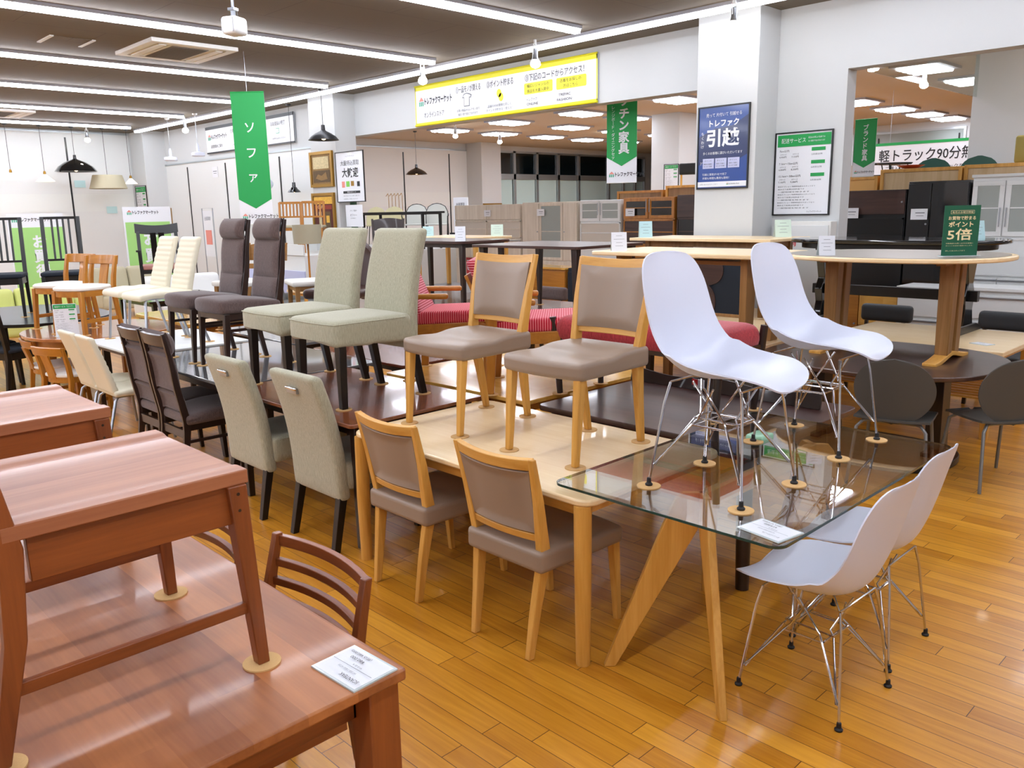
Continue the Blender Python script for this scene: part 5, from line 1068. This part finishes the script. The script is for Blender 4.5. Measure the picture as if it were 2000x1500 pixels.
t = table('low_table', 'pale wood low table with slatted lower shelf behind the dark oval table', 7.35, 2.48, 1.15, 1.4, .70, .035, M['oaktop'], M['oakz'], .07, .07, .005, .07)
sh_ = MB()
for k in range(9): sh_.box(-.45+k*.1, -.62, .3, -.40+k*.1, .62, .315)
sh_.build('lower_shelf', M['oaky'], t)
t = thing('stacked_table', 'glossy black oval table with carved black pedestal legs at the right', 'table', (7.62, 2.95, .70)); MB().prism(sup(0, 0, .42, .92, 2.6), .75, .785).build('tabletop', M['blackgloss'], t, .01)
MB().prism(sup(0, 0, .36, .82, 2.6), .70, .75).build('apron', M['black'], t, .006)
for s in (-1, 1):
    MB().prism([(-.13, .06), (.13, .06), (.09, .2), (.12, .32), (.06, .42), (.10, .55), (.15, .70), (-.15, .70), (-.10, .55), (-.06, .42), (-.12, .32), (-.09, .2)], s*.62-.035, s*.62+.035, 'y').build('carved_leg', M['blackgloss'], t, .006)
    MB().prism([(-.34, 0), (.34, 0), (.34, .03), (.2, .07), (-.2, .07), (-.34, .03)], s*.62-.045, s*.62+.045, 'y').build('foot', M['black'], t, .005)
MB().box(-.03, -.72, .27, .03, .72, .36).build('stretcher', M['black'], t, .004)
gc = grey_chair(); GR = 'grey plastic chairs with round backs'
put(gc, (5.46, 2.02, 0), 12, 'grey plastic round-back chair at the dark oval table, left of the two in front', GR)
put(gc, (5.86, 1.55, 0), 52, 'grey plastic round-back chair at the right edge of the picture', GR)
put(gc, (5.30, 2.95, 0), -8, 'grey plastic round-back chair half hidden behind the white shell chairs', GR)
# points sign, cards
t = thing('points_sign', 'deep green acrylic standing sign with cream points lettering on the oval table', 'sign', (5.97, 1.89, ZT+.7225), 0); t.scale = (.8, .8, .8)
d = Vector((.70, -.72, 0)).normalized(); c = lambda x, y, dd: tuple(d*x+Vector((0, 0, -1))*y+Vector((-d.y, d.x, 0))*-dd)
m = MB(); m.add([c(-.145, -.41, -.002), c(-.145, 0, -.002), c(.145, 0, -.002), c(.145, -.41, -.002), c(-.145, -.41, .002), c(-.145, 0, .002), c(.145, 0, .002), c(.145, -.41, .002)], [(3, 2, 1, 0), (4, 5, 6, 7), (0, 1, 5, 4), (1, 2, 6, 5), (2, 3, 7, 6), (3, 0, 4, 7)]); m.build('panel', M['dgreen'], t, smooth=False)
m = MB(); m.add([c(-.15, 0, -.05), c(-.15, 0, .05), c(.15, 0, .05), c(.15, 0, -.05), c(-.15, -.006, -.05), c(-.15, -.006, .05), c(.15, -.006, .05), c(.15, -.006, -.05)], [(0, 1, 2, 3), (7, 6, 5, 4), (0, 4, 5, 1), (1, 5, 6, 2), (2, 6, 7, 3), (3, 7, 4, 0)]); m.build('base', M['sleeve'], t, smooth=False)
sign(t, tuple(Vector(c(-.145, -.41, 0))+Vector((d.y, -d.x, 0))*.0021), tuple(d), DN, [('r', 'goldp', 'box_outline', 1, .05, .04, .19, .028), ('r', 'dgreen', 'box_outline', 2, .0525, .0425, .185, .023), ('t', 'goldp', 'lettering', 3, .06, .046, .017, '毎月の水曜日開催', .17), ('t', 'goldp', 'lettering', 1, .035, .085, .032, 'お買物で貯まる', .22, .02),
     ('t', 'goldp', 'lettering', 1, .04, .128, .045, 'ポイント', .20, .03), ('t', 'goldp', 'lettering', 1, .035, .185, .095, '5倍', .20, .015), ('t', 'goldp', 'lettering', 1, .03, .3, .010, '対象商品をお買い上げのお客様に', .22), ('t', 'goldp', 'lettering', 1, .03, .32, .008, 'ポイントを五倍で進呈いたします。', .22), ('t', 'goldp', 'lettering', 1, .03, .36, .010, '詳しくはスタッフまで', .16)])
card(5.70, 2.66, ZT+.7225, 40, 'white standing price card on the left end of the grey oval table', .11, .135, stand=True)
card(5.63, 4.45, ZT+.72, 45, 'white standing price card on the left end of the slab-legged oak table', .13, .155, stand=True)
card(6.45, 7.45, 1.45, 45, 'white standing price card on the brown stacked table', .12, .17, stand=True)
card(8.15, 8.62, 1.44, 45, 'pale green standing card on the pale stacked table before the cupboards', .17, .16, 'greencard', True)
card(7.35, 5.45, 1.48, 45, 'pale blue standing card on the left end of the chamfered oak table', .14, .17, 'bluecard', True)
card(7.8, 4.10, 1.48, 45, 'pale green standing card on the right end of the chamfered oak table', .16, .17, 'greencard', True)
card(7.7, 2.3, 1.485, 45, 'pale blue standing card on the black oval table behind the points sign', .12, .15, 'bluecard', True)
card(7.0, 3.15, .70, 70, 'price card lying on the left end of the pale low table', .15, .1); card(7.1, 2.02, .70, 70, 'price card lying on the right end of the pale low table', .15, .1)
card(7.9, 9.85, 1.44, 45, 'pale blue standing card at the left end of the pale stacked table', .16, .14, 'bluecard', True)
t = thing('price_list_stand', 'upright delivery price list with green header standing on the round amber table', 'sign', (2.42, 8.47, ZT))
m = MB(); d = Vector((.9, -.43, 0)).normalized(); m.add([tuple(d*x+Vector((0, 0, z))+Vector((-d.y, d.x, 0))*e) for e in (.0, .003) for x, z in ((-.1, 0), (.1, 0), (.1, .3), (-.1, .3))], [(0, 1, 2, 3), (7, 6, 5, 4), (0, 4, 5, 1), (1, 5, 6, 2), (2, 6, 7, 3), (3, 7, 4, 0)]); m.build('sheet', M['paper'], t, smooth=False)
MB().box(-.1, -.04, 0, .1, .06, .004).build('base', M['sleeve'], t)
sign(t, tuple(d*-.1+Vector((0, 0, .3))), tuple(d), DN, delivery(.2, .3, .33)[:34])
t = thing('sale_tag', 'small red discount tag hanging below the brown stacked table', 'tag', (7.0, 7.92, 1.02)); MB().box(-.003, -.1, 0, .003, .06, .2).build('card', M['redp'], t); MB().tube([(0, -.02, .2), (0, -.02, .36)], .002, 5).build('string', M['white'], t)
sign(t, (-.0035, .06, .2), RTX, DN, [('t', 'whitep', 'lettering', 1, .02, .08, .08, '0%', .11, .03), ('r', 'whitep', 'white_bar', 1, .02, .03, .1, .02)])
# ---------------------------------------------------------------- cupboards in the far room (fronts face -x)
def cupboard(name, label, x, y0, y1, h, d, body, doors, z0=0., top=None, cat='cupboard', loc_z=0.):
    """doors: (ya, yb, za, zb, kind, material) in fractions of width and metres of height; ya counted from the left as seen"""
    t = thing(name, label, cat, (x, y1, loc_z)); w = y1-y0
    MB().box(.02, -w, 0, d, 0, h).build('body', body, t, .003)
    if top: MB().box(-.01, -w-.01, h, d, .01, h+.03).build('top_board', top, t, .002)
    for ya, yb, za, zb, kind, m in doors:
        a, b = -ya*w-.006, -yb*w+.006
        if kind == 'open':
            MB().box(.0, b, za, .0195, a, za+.02).box(.0, b, zb-.02, .0195, a, zb).box(0, a-.02, za, .0195, a, zb).box(0, b, za, .0195, b+.02, zb).build('niche_edge', body, t); MB().box(.012, b+.02, za+.02, .0199, a-.02, zb-.02).build('niche', m, t)
            MB().box(.002, b+.02, (za+zb)/2, .012, a-.02, (za+zb)/2+.015).build('shelf', body, t); continue
        fw = .05
        if kind == 'glass':
            o = MB().box(0, b, za, .02, a, za+fw).box(0, b, zb-fw, .02, a, zb).box(0, a-fw, za+fw, .02, a, zb-fw).box(0, b, za+fw, .02, b+fw, zb-fw).build('door', body if m != 'amb' else M['amberz'], t, .002)
            MB().box(.008, b+fw, za+fw, .012, a-fw, zb-fw).build('glass_pane', M['greypane'] if m != 'amb' else M['darkpane'], o); MB().box(.004, b+fw, (za+zb)/2, .008, a-fw, (za+zb)/2+.012).build('shelf_edge', body, o)
            MB().tube([(-.02, b+.025 if ya < .5 and yb <= .6 else a-.025, za+.1), (-.02, b+.025 if ya < .5 and yb <= .6 else a-.025, za+.3)], .006, 8).build('handle', M['steel'], o)
        else:
            o = MB().box(0, b, za+.003, .02, a, zb-.003).build('door' if kind == 'door' else 'drawer', m, t, .002)
            if kind == 'drawer': MB().box(-.012, b, zb-.035, 0, a, zb-.02).build('handle', M['steel'], o)
            else: MB().lathe([(.01, 0), (.012, .01)], (0, 0, 0), 10).map(lambda x_, y_, z_: (-.012+z_-.002, (a if ya >= .5 else b)+(.03 if ya < .5 else -.03)+x_, (za+zb)/2+y_)).build('knob', M['steel'], o)
    return t
M['greypane'] = plain('frosted_cupboard_glass', '#9aa19c', .25, spec=.6); M['darkpane'] = plain('dark_cupboard_glass', '#1c1512', .12, spec=.7); M['ash'] = wood('whitewashed_wood', '#dcd3c4', '#cabfae', 'z', .5); M['shade'] = plain('niche_shade', '#c9c2b6', .6)  # niche panels are flat; this duller colour stands in for the shade inside
ash = M['ash']
cupboard('kitchen_cupboard', 'whitewashed wood kitchen cupboard with two plain doors above an open niche, far room', 11, 11.0, 12.85, 1.90, .45, ash, [(.0, .5, 1.62, 1.9, 'door', ash), (.5, 1, 1.62, 1.9, 'door', ash), (0, .5, 1.28, 1.6, 'open', M['shade']), (.5, 1, 1.28, 1.6, 'open', M['shade']), (0, .5, .9, 1.26, 'drawer', ash), (.5, 1, .9, 1.26, 'drawer', ash), (0, 1, .1, .88, 'door', ash)])
cupboard('display_cabinet', 'tall whitewashed cabinet with narrow glass door, far room', 11, 9.62, 10.96, 1.92, .45, ash, [(0, .32, .9, 1.9, 'door', ash), (.32, .75, .9, 1.9, 'glass', 0), (.75, 1, .9, 1.9, 'door', ash), (0, 1, .1, .88, 'door', ash)])
cupboard('china_cupboard', 'white china cupboard with two frosted glass doors left of the amber wood cupboard', 11, 8.68, 9.56, 1.93, .42, M['white'], [(0, .5, 1.58, 1.92, 'glass', 0), (.5, 1, 1.58, 1.92, 'glass', 0), (0, 1, 1.2, 1.56, 'open', M['shade']), (0, 1, .8, 1.18, 'drawer', M['white']), (0, 1, .1, .78, 'door', M['white'])])
cupboard('glass_door_cupboard', 'amber wood cupboard with two dark glass doors in the far room', 11, 7.62, 8.62, 1.95, .42, M['amberz'], [(0, .5, 1.62, 1.94, 'glass', 'amb'), (.5, 1, 1.62, 1.94, 'glass', 'amb'), (0, 1, 1.2, 1.6, 'open', M['walnutp']), (0, 1, .1, 1.18, 'door', M['ambery'])])
cupboard('dark_cupboard', 'dark brown cupboard half behind the blue-poster pillar', 11, 6.8, 7.58, 1.97, .42, M['walnutp'], [(0, .5, 1.63, 1.96, 'door', M['walnutp']), (.5, 1, 1.63, 1.96, 'door', M['walnutp']), (0, 1, 1.2, 1.62, 'open', M['blackp']), (0, 1, .1, 1.18, 'door', M['walnutp'])])
def backpanel(label, x, y0, y1, h, m, frame, kind='cabinet_back'):
    t = thing(kind, label, 'cabinet', (x, y1, 0)); w = y1-y0
    MB().box(.02, -w+.04, .04, .38, -.04, h-.04).build('back_panel', m, t)
    MB().box(0, -w, 0, .4, -w+.04, h).box(0, -.04, 0, .4, 0, h).box(0, -w+.04, h-.04, .4, -.04, h).box(0, -w+.04, 0, .4, -.04, .04).build('carcass', frame, t, .002); return t
backpanel('back of an amber wood cabinet with a small white label, behind the glass-door cupboard', 11.5, 8.2, 9.15, 2.07, M['midoakz'], M['amberz'])
backpanel('back of a light wood cabinet beside the blue-poster pillar', 11.5, 7.0, 8.15, 2.13, M['midoakz'], M['oakz'])
backpanel('honey-coloured cabinet back with dark lettering at the left edge of the right opening', 10.6, 4.36, 4.95, 2.12, plain('honey_board', '#d9a75a', .5), M['oakz'])
backpanel('wide pale wood cabinet back behind the walnut and black cabinets', 10.6, 3.4, 4.33, 2.19, M['palewz'], M['oakz'])
backpanel('pale wood cabinet back behind the white glass-door cupboard', 10.6, 1.2, 3.38, 2.20, M['palewz'], M['oakz'])
cupboard('walnut_cabinet', 'low walnut cabinet with black recess in the right opening', 10, 3.78, 4.56, 1.94, .45, M['blackp'], [(0, 1, 1.66, 1.94, 'door', M['walnutp']), (0, 1, 1.2, 1.62, 'open', M['black'])], cat='cabinet')
cupboard('black_cabinet', 'tall glossy black cabinet in the right opening with a white price card', 10, 3.12, 3.76, 2.02, .5, M['blackgloss'], [(0, .4, 1.1, 2.0, 'door', M['blackgloss']), (.4, 1, 1.1, 2.0, 'door', M['blackgloss'])], cat='cabinet')
cupboard('white_cupboard', 'white cupboard with two tall frosted glass doors at the right edge', 10, 2.44, 3.09, 2.04, .45, M['white'], [(0, .5, 1.42, 2.0, 'glass', 0), (.5, 1, 1.42, 2.0, 'glass', 0), (0, 1, 1.0, 1.4, 'open', M['white']), (0, .5, .8, .98, 'drawer', M['white']), (.5, 1, .8, .98, 'drawer', M['white'])], top=M['white'])
cupboard('white_cupboard', 'second white cupboard partly cut off by the right picture edge', 10, 1.72, 2.41, 2.04, .45, M['white'], [(0, .5, 1.42, 2.0, 'glass', 0), (.5, 1, 1.42, 2.0, 'glass', 0), (0, 1, .3, .98, 'door', M['white'])], top=M['white'])
cupboard('amber_sideboard', 'honey wood sideboard with drawers behind the pale low table', 9.25, 3.5, 4.55, .85, .42, M['amberz'], [(0, .6, .1, .84, 'door', M['ambery']), (.6, 1, .46, .84, 'drawer', M['lighttop']), (.6, 1, .1, .44, 'drawer', M['lighttop'])], cat='sideboard')
cupboard('white_drawer_chest', 'white drawer chest with long silver handles left of the amber post', 9.1, 2.9, 3.45, .90, .45, M['white'], [(0, 1, .62, .86, 'drawer', M['white']), (0, 1, .34, .6, 'drawer', M['white']), (0, 1, .06, .32, 'drawer', M['white'])], top=M['white'], cat='drawer chest')
cupboard('white_drawer_chest', 'wide white drawer chest with long silver handles at the right edge', 9.1, .9, 2.86, .92, .45, M['white'], [(0, 1, .64, .88, 'drawer', M['white']), (0, 1, .36, .62, 'drawer', M['white']), (0, 1, .06, .34, 'drawer', M['white'])], top=M['white'], cat='drawer chest')
cupboard('amber_sideboard', 'amber wood sideboard seen between the legs of the thin dark stacked table', 9.1, 8.2, 9.8, .92, .4, M['amberz'], [(0, .33, .1, .9, 'door', M['ambery']), (.33, .66, .1, .9, 'door', M['ambery']), (.66, 1, .1, .9, 'door', M['ambery'])], cat='sideboard', top=M['lighttop'])
cupboard('dark_sideboard', 'dark navy low cabinet beside the amber sideboard', 9.1, 7.2, 8.15, .95, .4, M['navy'], [(0, 1, .1, .9, 'door', M['navy'])], cat='sideboard')
for x, y, z, l in ((9.97, 3.70, 1.60, 'white price card fixed to the black cabinet'), (9.97, 4.48, 1.62, 'white price card fixed to the walnut cabinet'), (10.97, 8.55, 1.66, 'white price card on the left dark glass door'), (10.97, 11.95, 1.68, 'white price card on the whitewashed cupboard doors'), (10.97, 10.55, 1.68, 'white price card on the whitewashed cabinet with narrow glass door')):
    t = thing('price_card', l, 'price card', (x, y, z)); MB().box(0, -.18, 0, .004, 0, .12).build('paper', M['paper'], t); MB().box(-.001, -.15, .07, 0, -.05, .08).box(-.001, -.14, .04, 0, -.06, .045).build('printed_lines', M['greyink'], t)
# low upholstered seats behind the pale low table and under the dark table
for x, y, rz, l in ((8.2, 3.28, 180, 'dark grey leather chair back behind the left end of the pale low table'), (8.22, 2.2, 180, 'dark grey leather chair back behind the right end of the pale low table'), (7.75, 7.4, 180, 'brown upholstered low chair under the thin dark stacked table')):
    m = 'brownf' if 'brown' in l else 'greydark'
    if m not in M: M[m] = plain('dark_grey_leather', '#34383b', .5)
    t = thing('low_back_chair', l, 'chair', (x, y, 0), rz); MB().rbox((-.22, 0, .72), (.09, .5, .17), .04, 4).build('backrest', M[m], t); MB().rbox((0, 0, .42), (.46, .46, .09), .035, 4).build('seat', M[m], t)
    for sx in (-1, 1):
        for sy in (-1, 1): MB().bar((sx*.19, sy*.19, 0), (sx*.18, sy*.18, .64 if sx < 0 else .38), (.03, .03)).build('leg', M['darkz'], t)
# display platform with far chairs in the left part of the far room
t = thing('display_platform', 'white display platform carrying shell chairs and a black table in the far room', 'platform', (10.9, 14.8, 0)); MB().box(-.5, -1.8, 0, 1.0, 1.8, 1.06).build('body', M['white'], t, .005)
table('platform_table', 'long black table on the platform before the mesh armchairs', 10.75, 14.3, .6, 2.2, .74, .04, M['black'], M['black'], .05, .05, .02, .02).location.z = 1.06
M['olive'] = plain('olive_cream_shell', '#cfcaa0', .5); M['mesh'] = plain('pale_mesh', '#cfd3cc', .8)
def small_shell(mat, name='plastic_chair'):
    t = thing(name, 'x', 'chair')
    MB().sheet(lambda u, v: (lerp(-.2, -.29, v), (1-2*u)*.23*math.sqrt(max(.01, 1-max(0, (v-.3)/.7)**3)), lerp(.45, .86, v)), 12, 12, .012).build('backrest', mat, t)
    MB().sheet(lambda u, v: (lerp(-.2, .22, v), (2*u-1)*-.23, .45-.01*math.sin(PI*v)), 8, 8, .012).build('seat', mat, t)
    for sx in (-1, 1):
        for sy in (-1, 1): MB().tube([(sx*.22, sy*.2, 0), (sx*.15, sy*.15, .44)], .01, 8).build('leg', M['blackp'], t)
    return t
so = small_shell(M['olive']); G2 = 'olive-cream shell chairs in the far room'
put(so, (11.4, 16.15, 1.06), 225, 'olive-cream shell chair in the far room, left of the pair beside the pillar', G2); put(so, (11.4, 15.45, 1.06), 225, 'olive-cream shell chair in the far room, right of the pair beside the pillar', G2)
def mesh_arm():
    t = thing('mesh_armchair', 'x', 'armchair')
    MB().sheet(lambda u, v: (lerp(-.2, -.29, v), (1-2*u)*.23*math.sqrt(max(.01, 1-max(0, (v-.4)/.6)**3)), lerp(.45, .88, v)), 12, 10, .008).build('backrest', M['mesh'], t)
    MB().tube([(-.2, -.235, .45)]+[(lerp(-.2, -.29, v)-.002, .235*k*math.sqrt(max(.0, 1-max(0, (v-.4)/.6)**3)), lerp(.45, .88, v)) for k, v in [(-1, .3), (-1, .6), (-1, .85), (-1, .97), (0, 1), (1, .97), (1, .85), (1, .6), (1, .3)]]+[(-.2, .235, .45)], .012, 8).build('back_frame', M['blackp'], t)
    MB().rbox((0, 0, .44), (.44, .46, .03), .012, 2).build('seat', M['mesh'], t)
    for s in (-1, 1): MB().tube([(-.22, s*.24, .66), (.15, s*.28, .66), (.2, s*.28, .62)], .012, 8).build('armrest', M['blackp'], t); MB().tube([(-.2, s*.24, 0), (-.2, s*.24, .45)], .012, 8).build('leg', M['blackp'], t); MB().tube([(.2, s*.24, 0), (.2, s*.27, .62)], .012, 8).build('leg', M['blackp'], t)
    return t
ma = mesh_arm(); put(ma, (11.5, 14.75, 1.08), 225, 'mesh-backed armchair behind the long black table in the far room, left one', 'mesh armchairs in the far room'); put(ma, (11.5, 14.05, 1.08), 225, 'mesh-backed armchair behind the long black table in the far room, right one', 'mesh armchairs in the far room')
t = thing('coat_rack', 'thin brass coat rack behind the olive-cream shell chairs', 'coat rack', (11.8, 15.9, 1.06))
for k in range(5): MB().tube([(0, -.3+k*.13, 0), (0, -.3+k*.13, 1.1), (.02, -.25+k*.13, 1.16), (0, -.2+k*.13, 1.1)], .007, 6).build('brass_rod', M['gold'], t)
MB().box(-.05, -.35, 0, .05, .35, .02).build('base', M['gold'], t)
t = thing('table_lamp', 'small table lamp with cream shade and dark curved base in the far room', 'lamp', (13.3, 13.2, 1.22)); MB().lathe([(.2, .26), (.2, .52), (.195, .52), (.195, .26)]).build('lamp_shade', plain('cream_shade', '#d9d2b4', .9), t); MB().lathe([(.1, 0), (.1, .02), (.03, .05), (.06, .14), (.02, .22), (.015, .3)]).build('base', M['blackp'], t)
t = thing('display_counter', 'low white counter in the far room carrying the cream-shade lamp', 'counter', (13.4, 13.4, 0)); MB().box(-.4, -.8, 0, .4, .8, 1.22).build('body', M['white'], t, .004)
t = thing('leaflet_stand', 'narrow white leaflet stand with a purple picture before the panel wall', 'sign', (12.9, 15.1, 1.3)); MB().box(0, -.5, 0, .02, 0, .8).build('sheet', M['whitep'], t); sign(t, (0, 0, .8), RTX, DN, [('t', 'ink', 'lettering', 1, .1, .12, .08, '出張買取', .3), ('r', 'greyp3', 'picture', 1, .1, .3, .3, .25)]); MB().box(-.1, -.55, -.04, .1, .05, 0).build('base', M['blackp'], t)
t = thing('display_plinth', 'low white plinth under the leaflet stand', 'plinth', (12.9, 14.85, 0)); MB().box(-.3, -.4, 0, .3, .4, 1.26).build('body', M['white'], t)
# right far room: chairs above the cabinets
t = thing('display_platform', 'white display platform behind the pale cabinet backs', 'platform', (11.6, 4.1, 0)); MB().box(-.4, -2.4, 0, .55, 1.2, 1.5).build('body', M['white'], t, .005)
M['dkgreen'] = plain('dark_green_shell', '#12463a', .5); gs = small_shell(M['dkgreen'], 'green_chair')
put(gs, (11.75, 4.12, 1.5), 200, 'dark green plastic chair above the cabinet backs, left of the pair', 'dark green plastic chairs'); put(gs, (11.75, 3.56, 1.5), 200, 'dark green plastic chair above the cabinet backs, beside the white pillar', 'dark green plastic chairs')
def bar_chair():
    t = thing('black_frame_chair', 'black thin-framed chair above the cabinet backs below the truck banner', 'chair', (11.7, 4.85, 1.5), 205)
    for s in (-1, 1): MB().tube([(-.2, s*.2, 0), (-.2, s*.2, .45), (-.26, s*.2, .82)], .013, 8).build('leg', M['blackp'], t); MB().tube([(.2, s*.2, 0), (.2, s*.2, .45)], .013, 8).build('leg', M['blackp'], t)
    MB().box(-.21, -.21, .44, .21, .21, .47).build('seat', M['black'], t); MB().tube([(-.26, -.2, .82), (-.26, .2, .82)], .016, 8).build('top_rail', M['blackp'], t); MB().tube([(-.235, -.2, .66), (-.235, .2, .66)], .013, 8).build('back_rail', M['blackp'], t)
bar_chair()
t = thing('wire_table', 'small black wire table above the cabinet backs', 'side table', (11.45, 4.5, 1.5))
MB().lathe([(.2, .78), (.22, .8), (.2, .8), (.05, .77)]).build('tray_top', M['blackp'], t)
for a in range(4): MB().tube([(.12*math.cos(a*1.57), .12*math.sin(a*1.57), 0), (.08*math.cos(a*1.57), .08*math.sin(a*1.57), .4), (.17*math.cos(a*1.57), .17*math.sin(a*1.57), .79)], .007, 6).build('leg', M['blackp'], t)
t = thing('fruit_bowl', 'shallow orange bowl above the pale wood cabinet back', 'bowl', (10.8, 4.05, 2.19)); MB().lathe([(.04, 0), (.1, .015), (.16, .045), (.155, .045), (.08, .022), (.01, .01)]).build('bowl', plain('orange_ceramic', '#b4482a', .4), t)
t = thing('paper_lantern', 'olive square cushion standing above the cabinets beside the white pillar', 'cushion', (10.8, 2.78, 2.20)); t.name = 'square_cushion'; MB().rbox((0, 0, .15), (.08, .3, .3), .03, 4).build('body', plain('olive_cushion', '#a39551', .8), t)
# far side chair and poster seen past the blue-poster pillar
t = thing('lounge_chair', 'black-backed lounge chair above the light cabinet beside the blue-poster pillar', 'chair', (12.6, 8.4, 1.72), 200)
MB().rbox((-.2, 0, .72), (.05, .52, .2), .024, 4).build('backrest', M['blackp'], t); MB().rbox((0, 0, .4), (.5, .5, .06), .02, 3).build('seat', M['olive'], t); MB().box(-.24, -.25, .33, .25, .25, .37).build('frame', M['oakx'], t)
for sx in (-1, 1):
    for sy in (-1, 1): MB().bar((sx*.21, sy*.22, 0), (sx*.2, sy*.22, .62 if sx < 0 else .34), (.03, .03)).build('leg', M['oakz'], t)
t = thing('display_platform', 'white display platform behind the light cabinet back', 'platform', (12.6, 8.3, 0)); MB().box(-.5, -1.2, 0, .6, 1.0, 1.72).build('body', M['white'], t)
poster('poster', 'tall narrow green-topped delivery price poster in the far room, left of the lounge chair', (15.598, 11.08, 2.69), .36, .9, delivery(.36, .9, .6), depth=.02)
# closing wall of the far room with high vent windows
struct('wall_far.001', MB().box(23, Y0, 0, 23.2, 16.3, H), M['wall'])
ventg = plain('vent_glass', '#8f9a97', .15, spec=.6)
for k, y in enumerate((9.6, 7.1, 4.6, 12.4, 15.0)):
    o = struct('window_%d' % (wn+k), MB().box(22.97, y-2.2, 2.85, 22.99, y, 3.55), ventg)
    MB().box(22.95, y-2.25, 2.8, 23, y+.05, 2.85).box(22.95, y-2.25, 3.55, 23, y+.05, 3.6).box(22.95, y-2.25, 2.85, 23, y-2.2, 3.55).box(22.95, y, 2.85, 23, y+.05, 3.55).build('window_frame', M['alu'], o)
    for q in (-.12, -2.1): MB().tube([(22.94, y+q, 2.95), (22.94, y+q, 3.45)], .015, 8).build('black_handle', M['blackp'], o)

# small wall items
t = thing('wall_socket', 'white double wall socket on the left rear pillar below the delivery poster', 'socket', (8.25, 20.5, 1.3)); MB().box(-.04, -.012, 0, .04, 0, .12).build('plate', M['white'], t, .002); MB().box(-.02, -.016, .02, .02, -.012, .05).box(-.02, -.016, .07, .02, -.012, .1).build('outlet', M['greyp3'], t)
t = thing('notice_stand', 'narrow grey-framed leaflet stand with pink picture left of the brown high-back chairs', 'sign', (7.9, 17.2, 0))
MB().tube([(0, -.25, 0), (0, -.25, 1.95), (0, .25, 1.95), (0, .25, 0)], .012, 8).build('frame', M['steel'], t); MB().box(-.005, -.22, .95, .005, .22, 1.9).build('leaflet', M['whitep'], t); MB().box(-.3, -.27, 0, .3, .27, .02).build('base', M['steel'], t)
sign(t, (-.006, .22, 1.9), RTX, DN, [('t', 'greyink', 'lettering', 1, .08, .12, .08, '出張買取', .28), ('r', 'coral', 'picture', 1, .08, .4, .28, .3)])
t = thing('rolled_mat', 'dark green rolled mat leaning against the right side of the left pillar', 'mat', (8.3, 12.42, .0)); MB().tube([(0, -.08, 0), (0, -.05, 2.35)], .06, 16).build('roll', plain('dark_green_mat', '#3c5a44', .8), t)
for x, y, z, l in ((6.75, YB-.045, 2.5, 'pale blue tag on the black upright of the left rear wall'), (7.4, YB-.045, 1.9, 'small pale blue tag on the rear wall right of the black upright')):
    t = thing('wall_tag', l, 'tag', (x, y, z)); MB().box(-.12, -.004, 0, .12, 0, .16).build('card', M['bluecard'], t)
for y, z, l in ((15.9, 2.05, 'square white notice on the wall panel right of the star lamp'), (17.9, 2.62, 'pale blue tag on the wall below the black-edged banner')):
    t = thing('wall_notice', l, 'notice', (XW-.036, y, z)); MB().box(-.004, -.13, 0, 0, .13, .22).build('card', M['paper'], t); MB().box(-.005, -.09, .12, -.004, .09, .135).box(-.005, -.07, .08, -.004, .07, .09).build('printed_lines', M['greyink'], t)
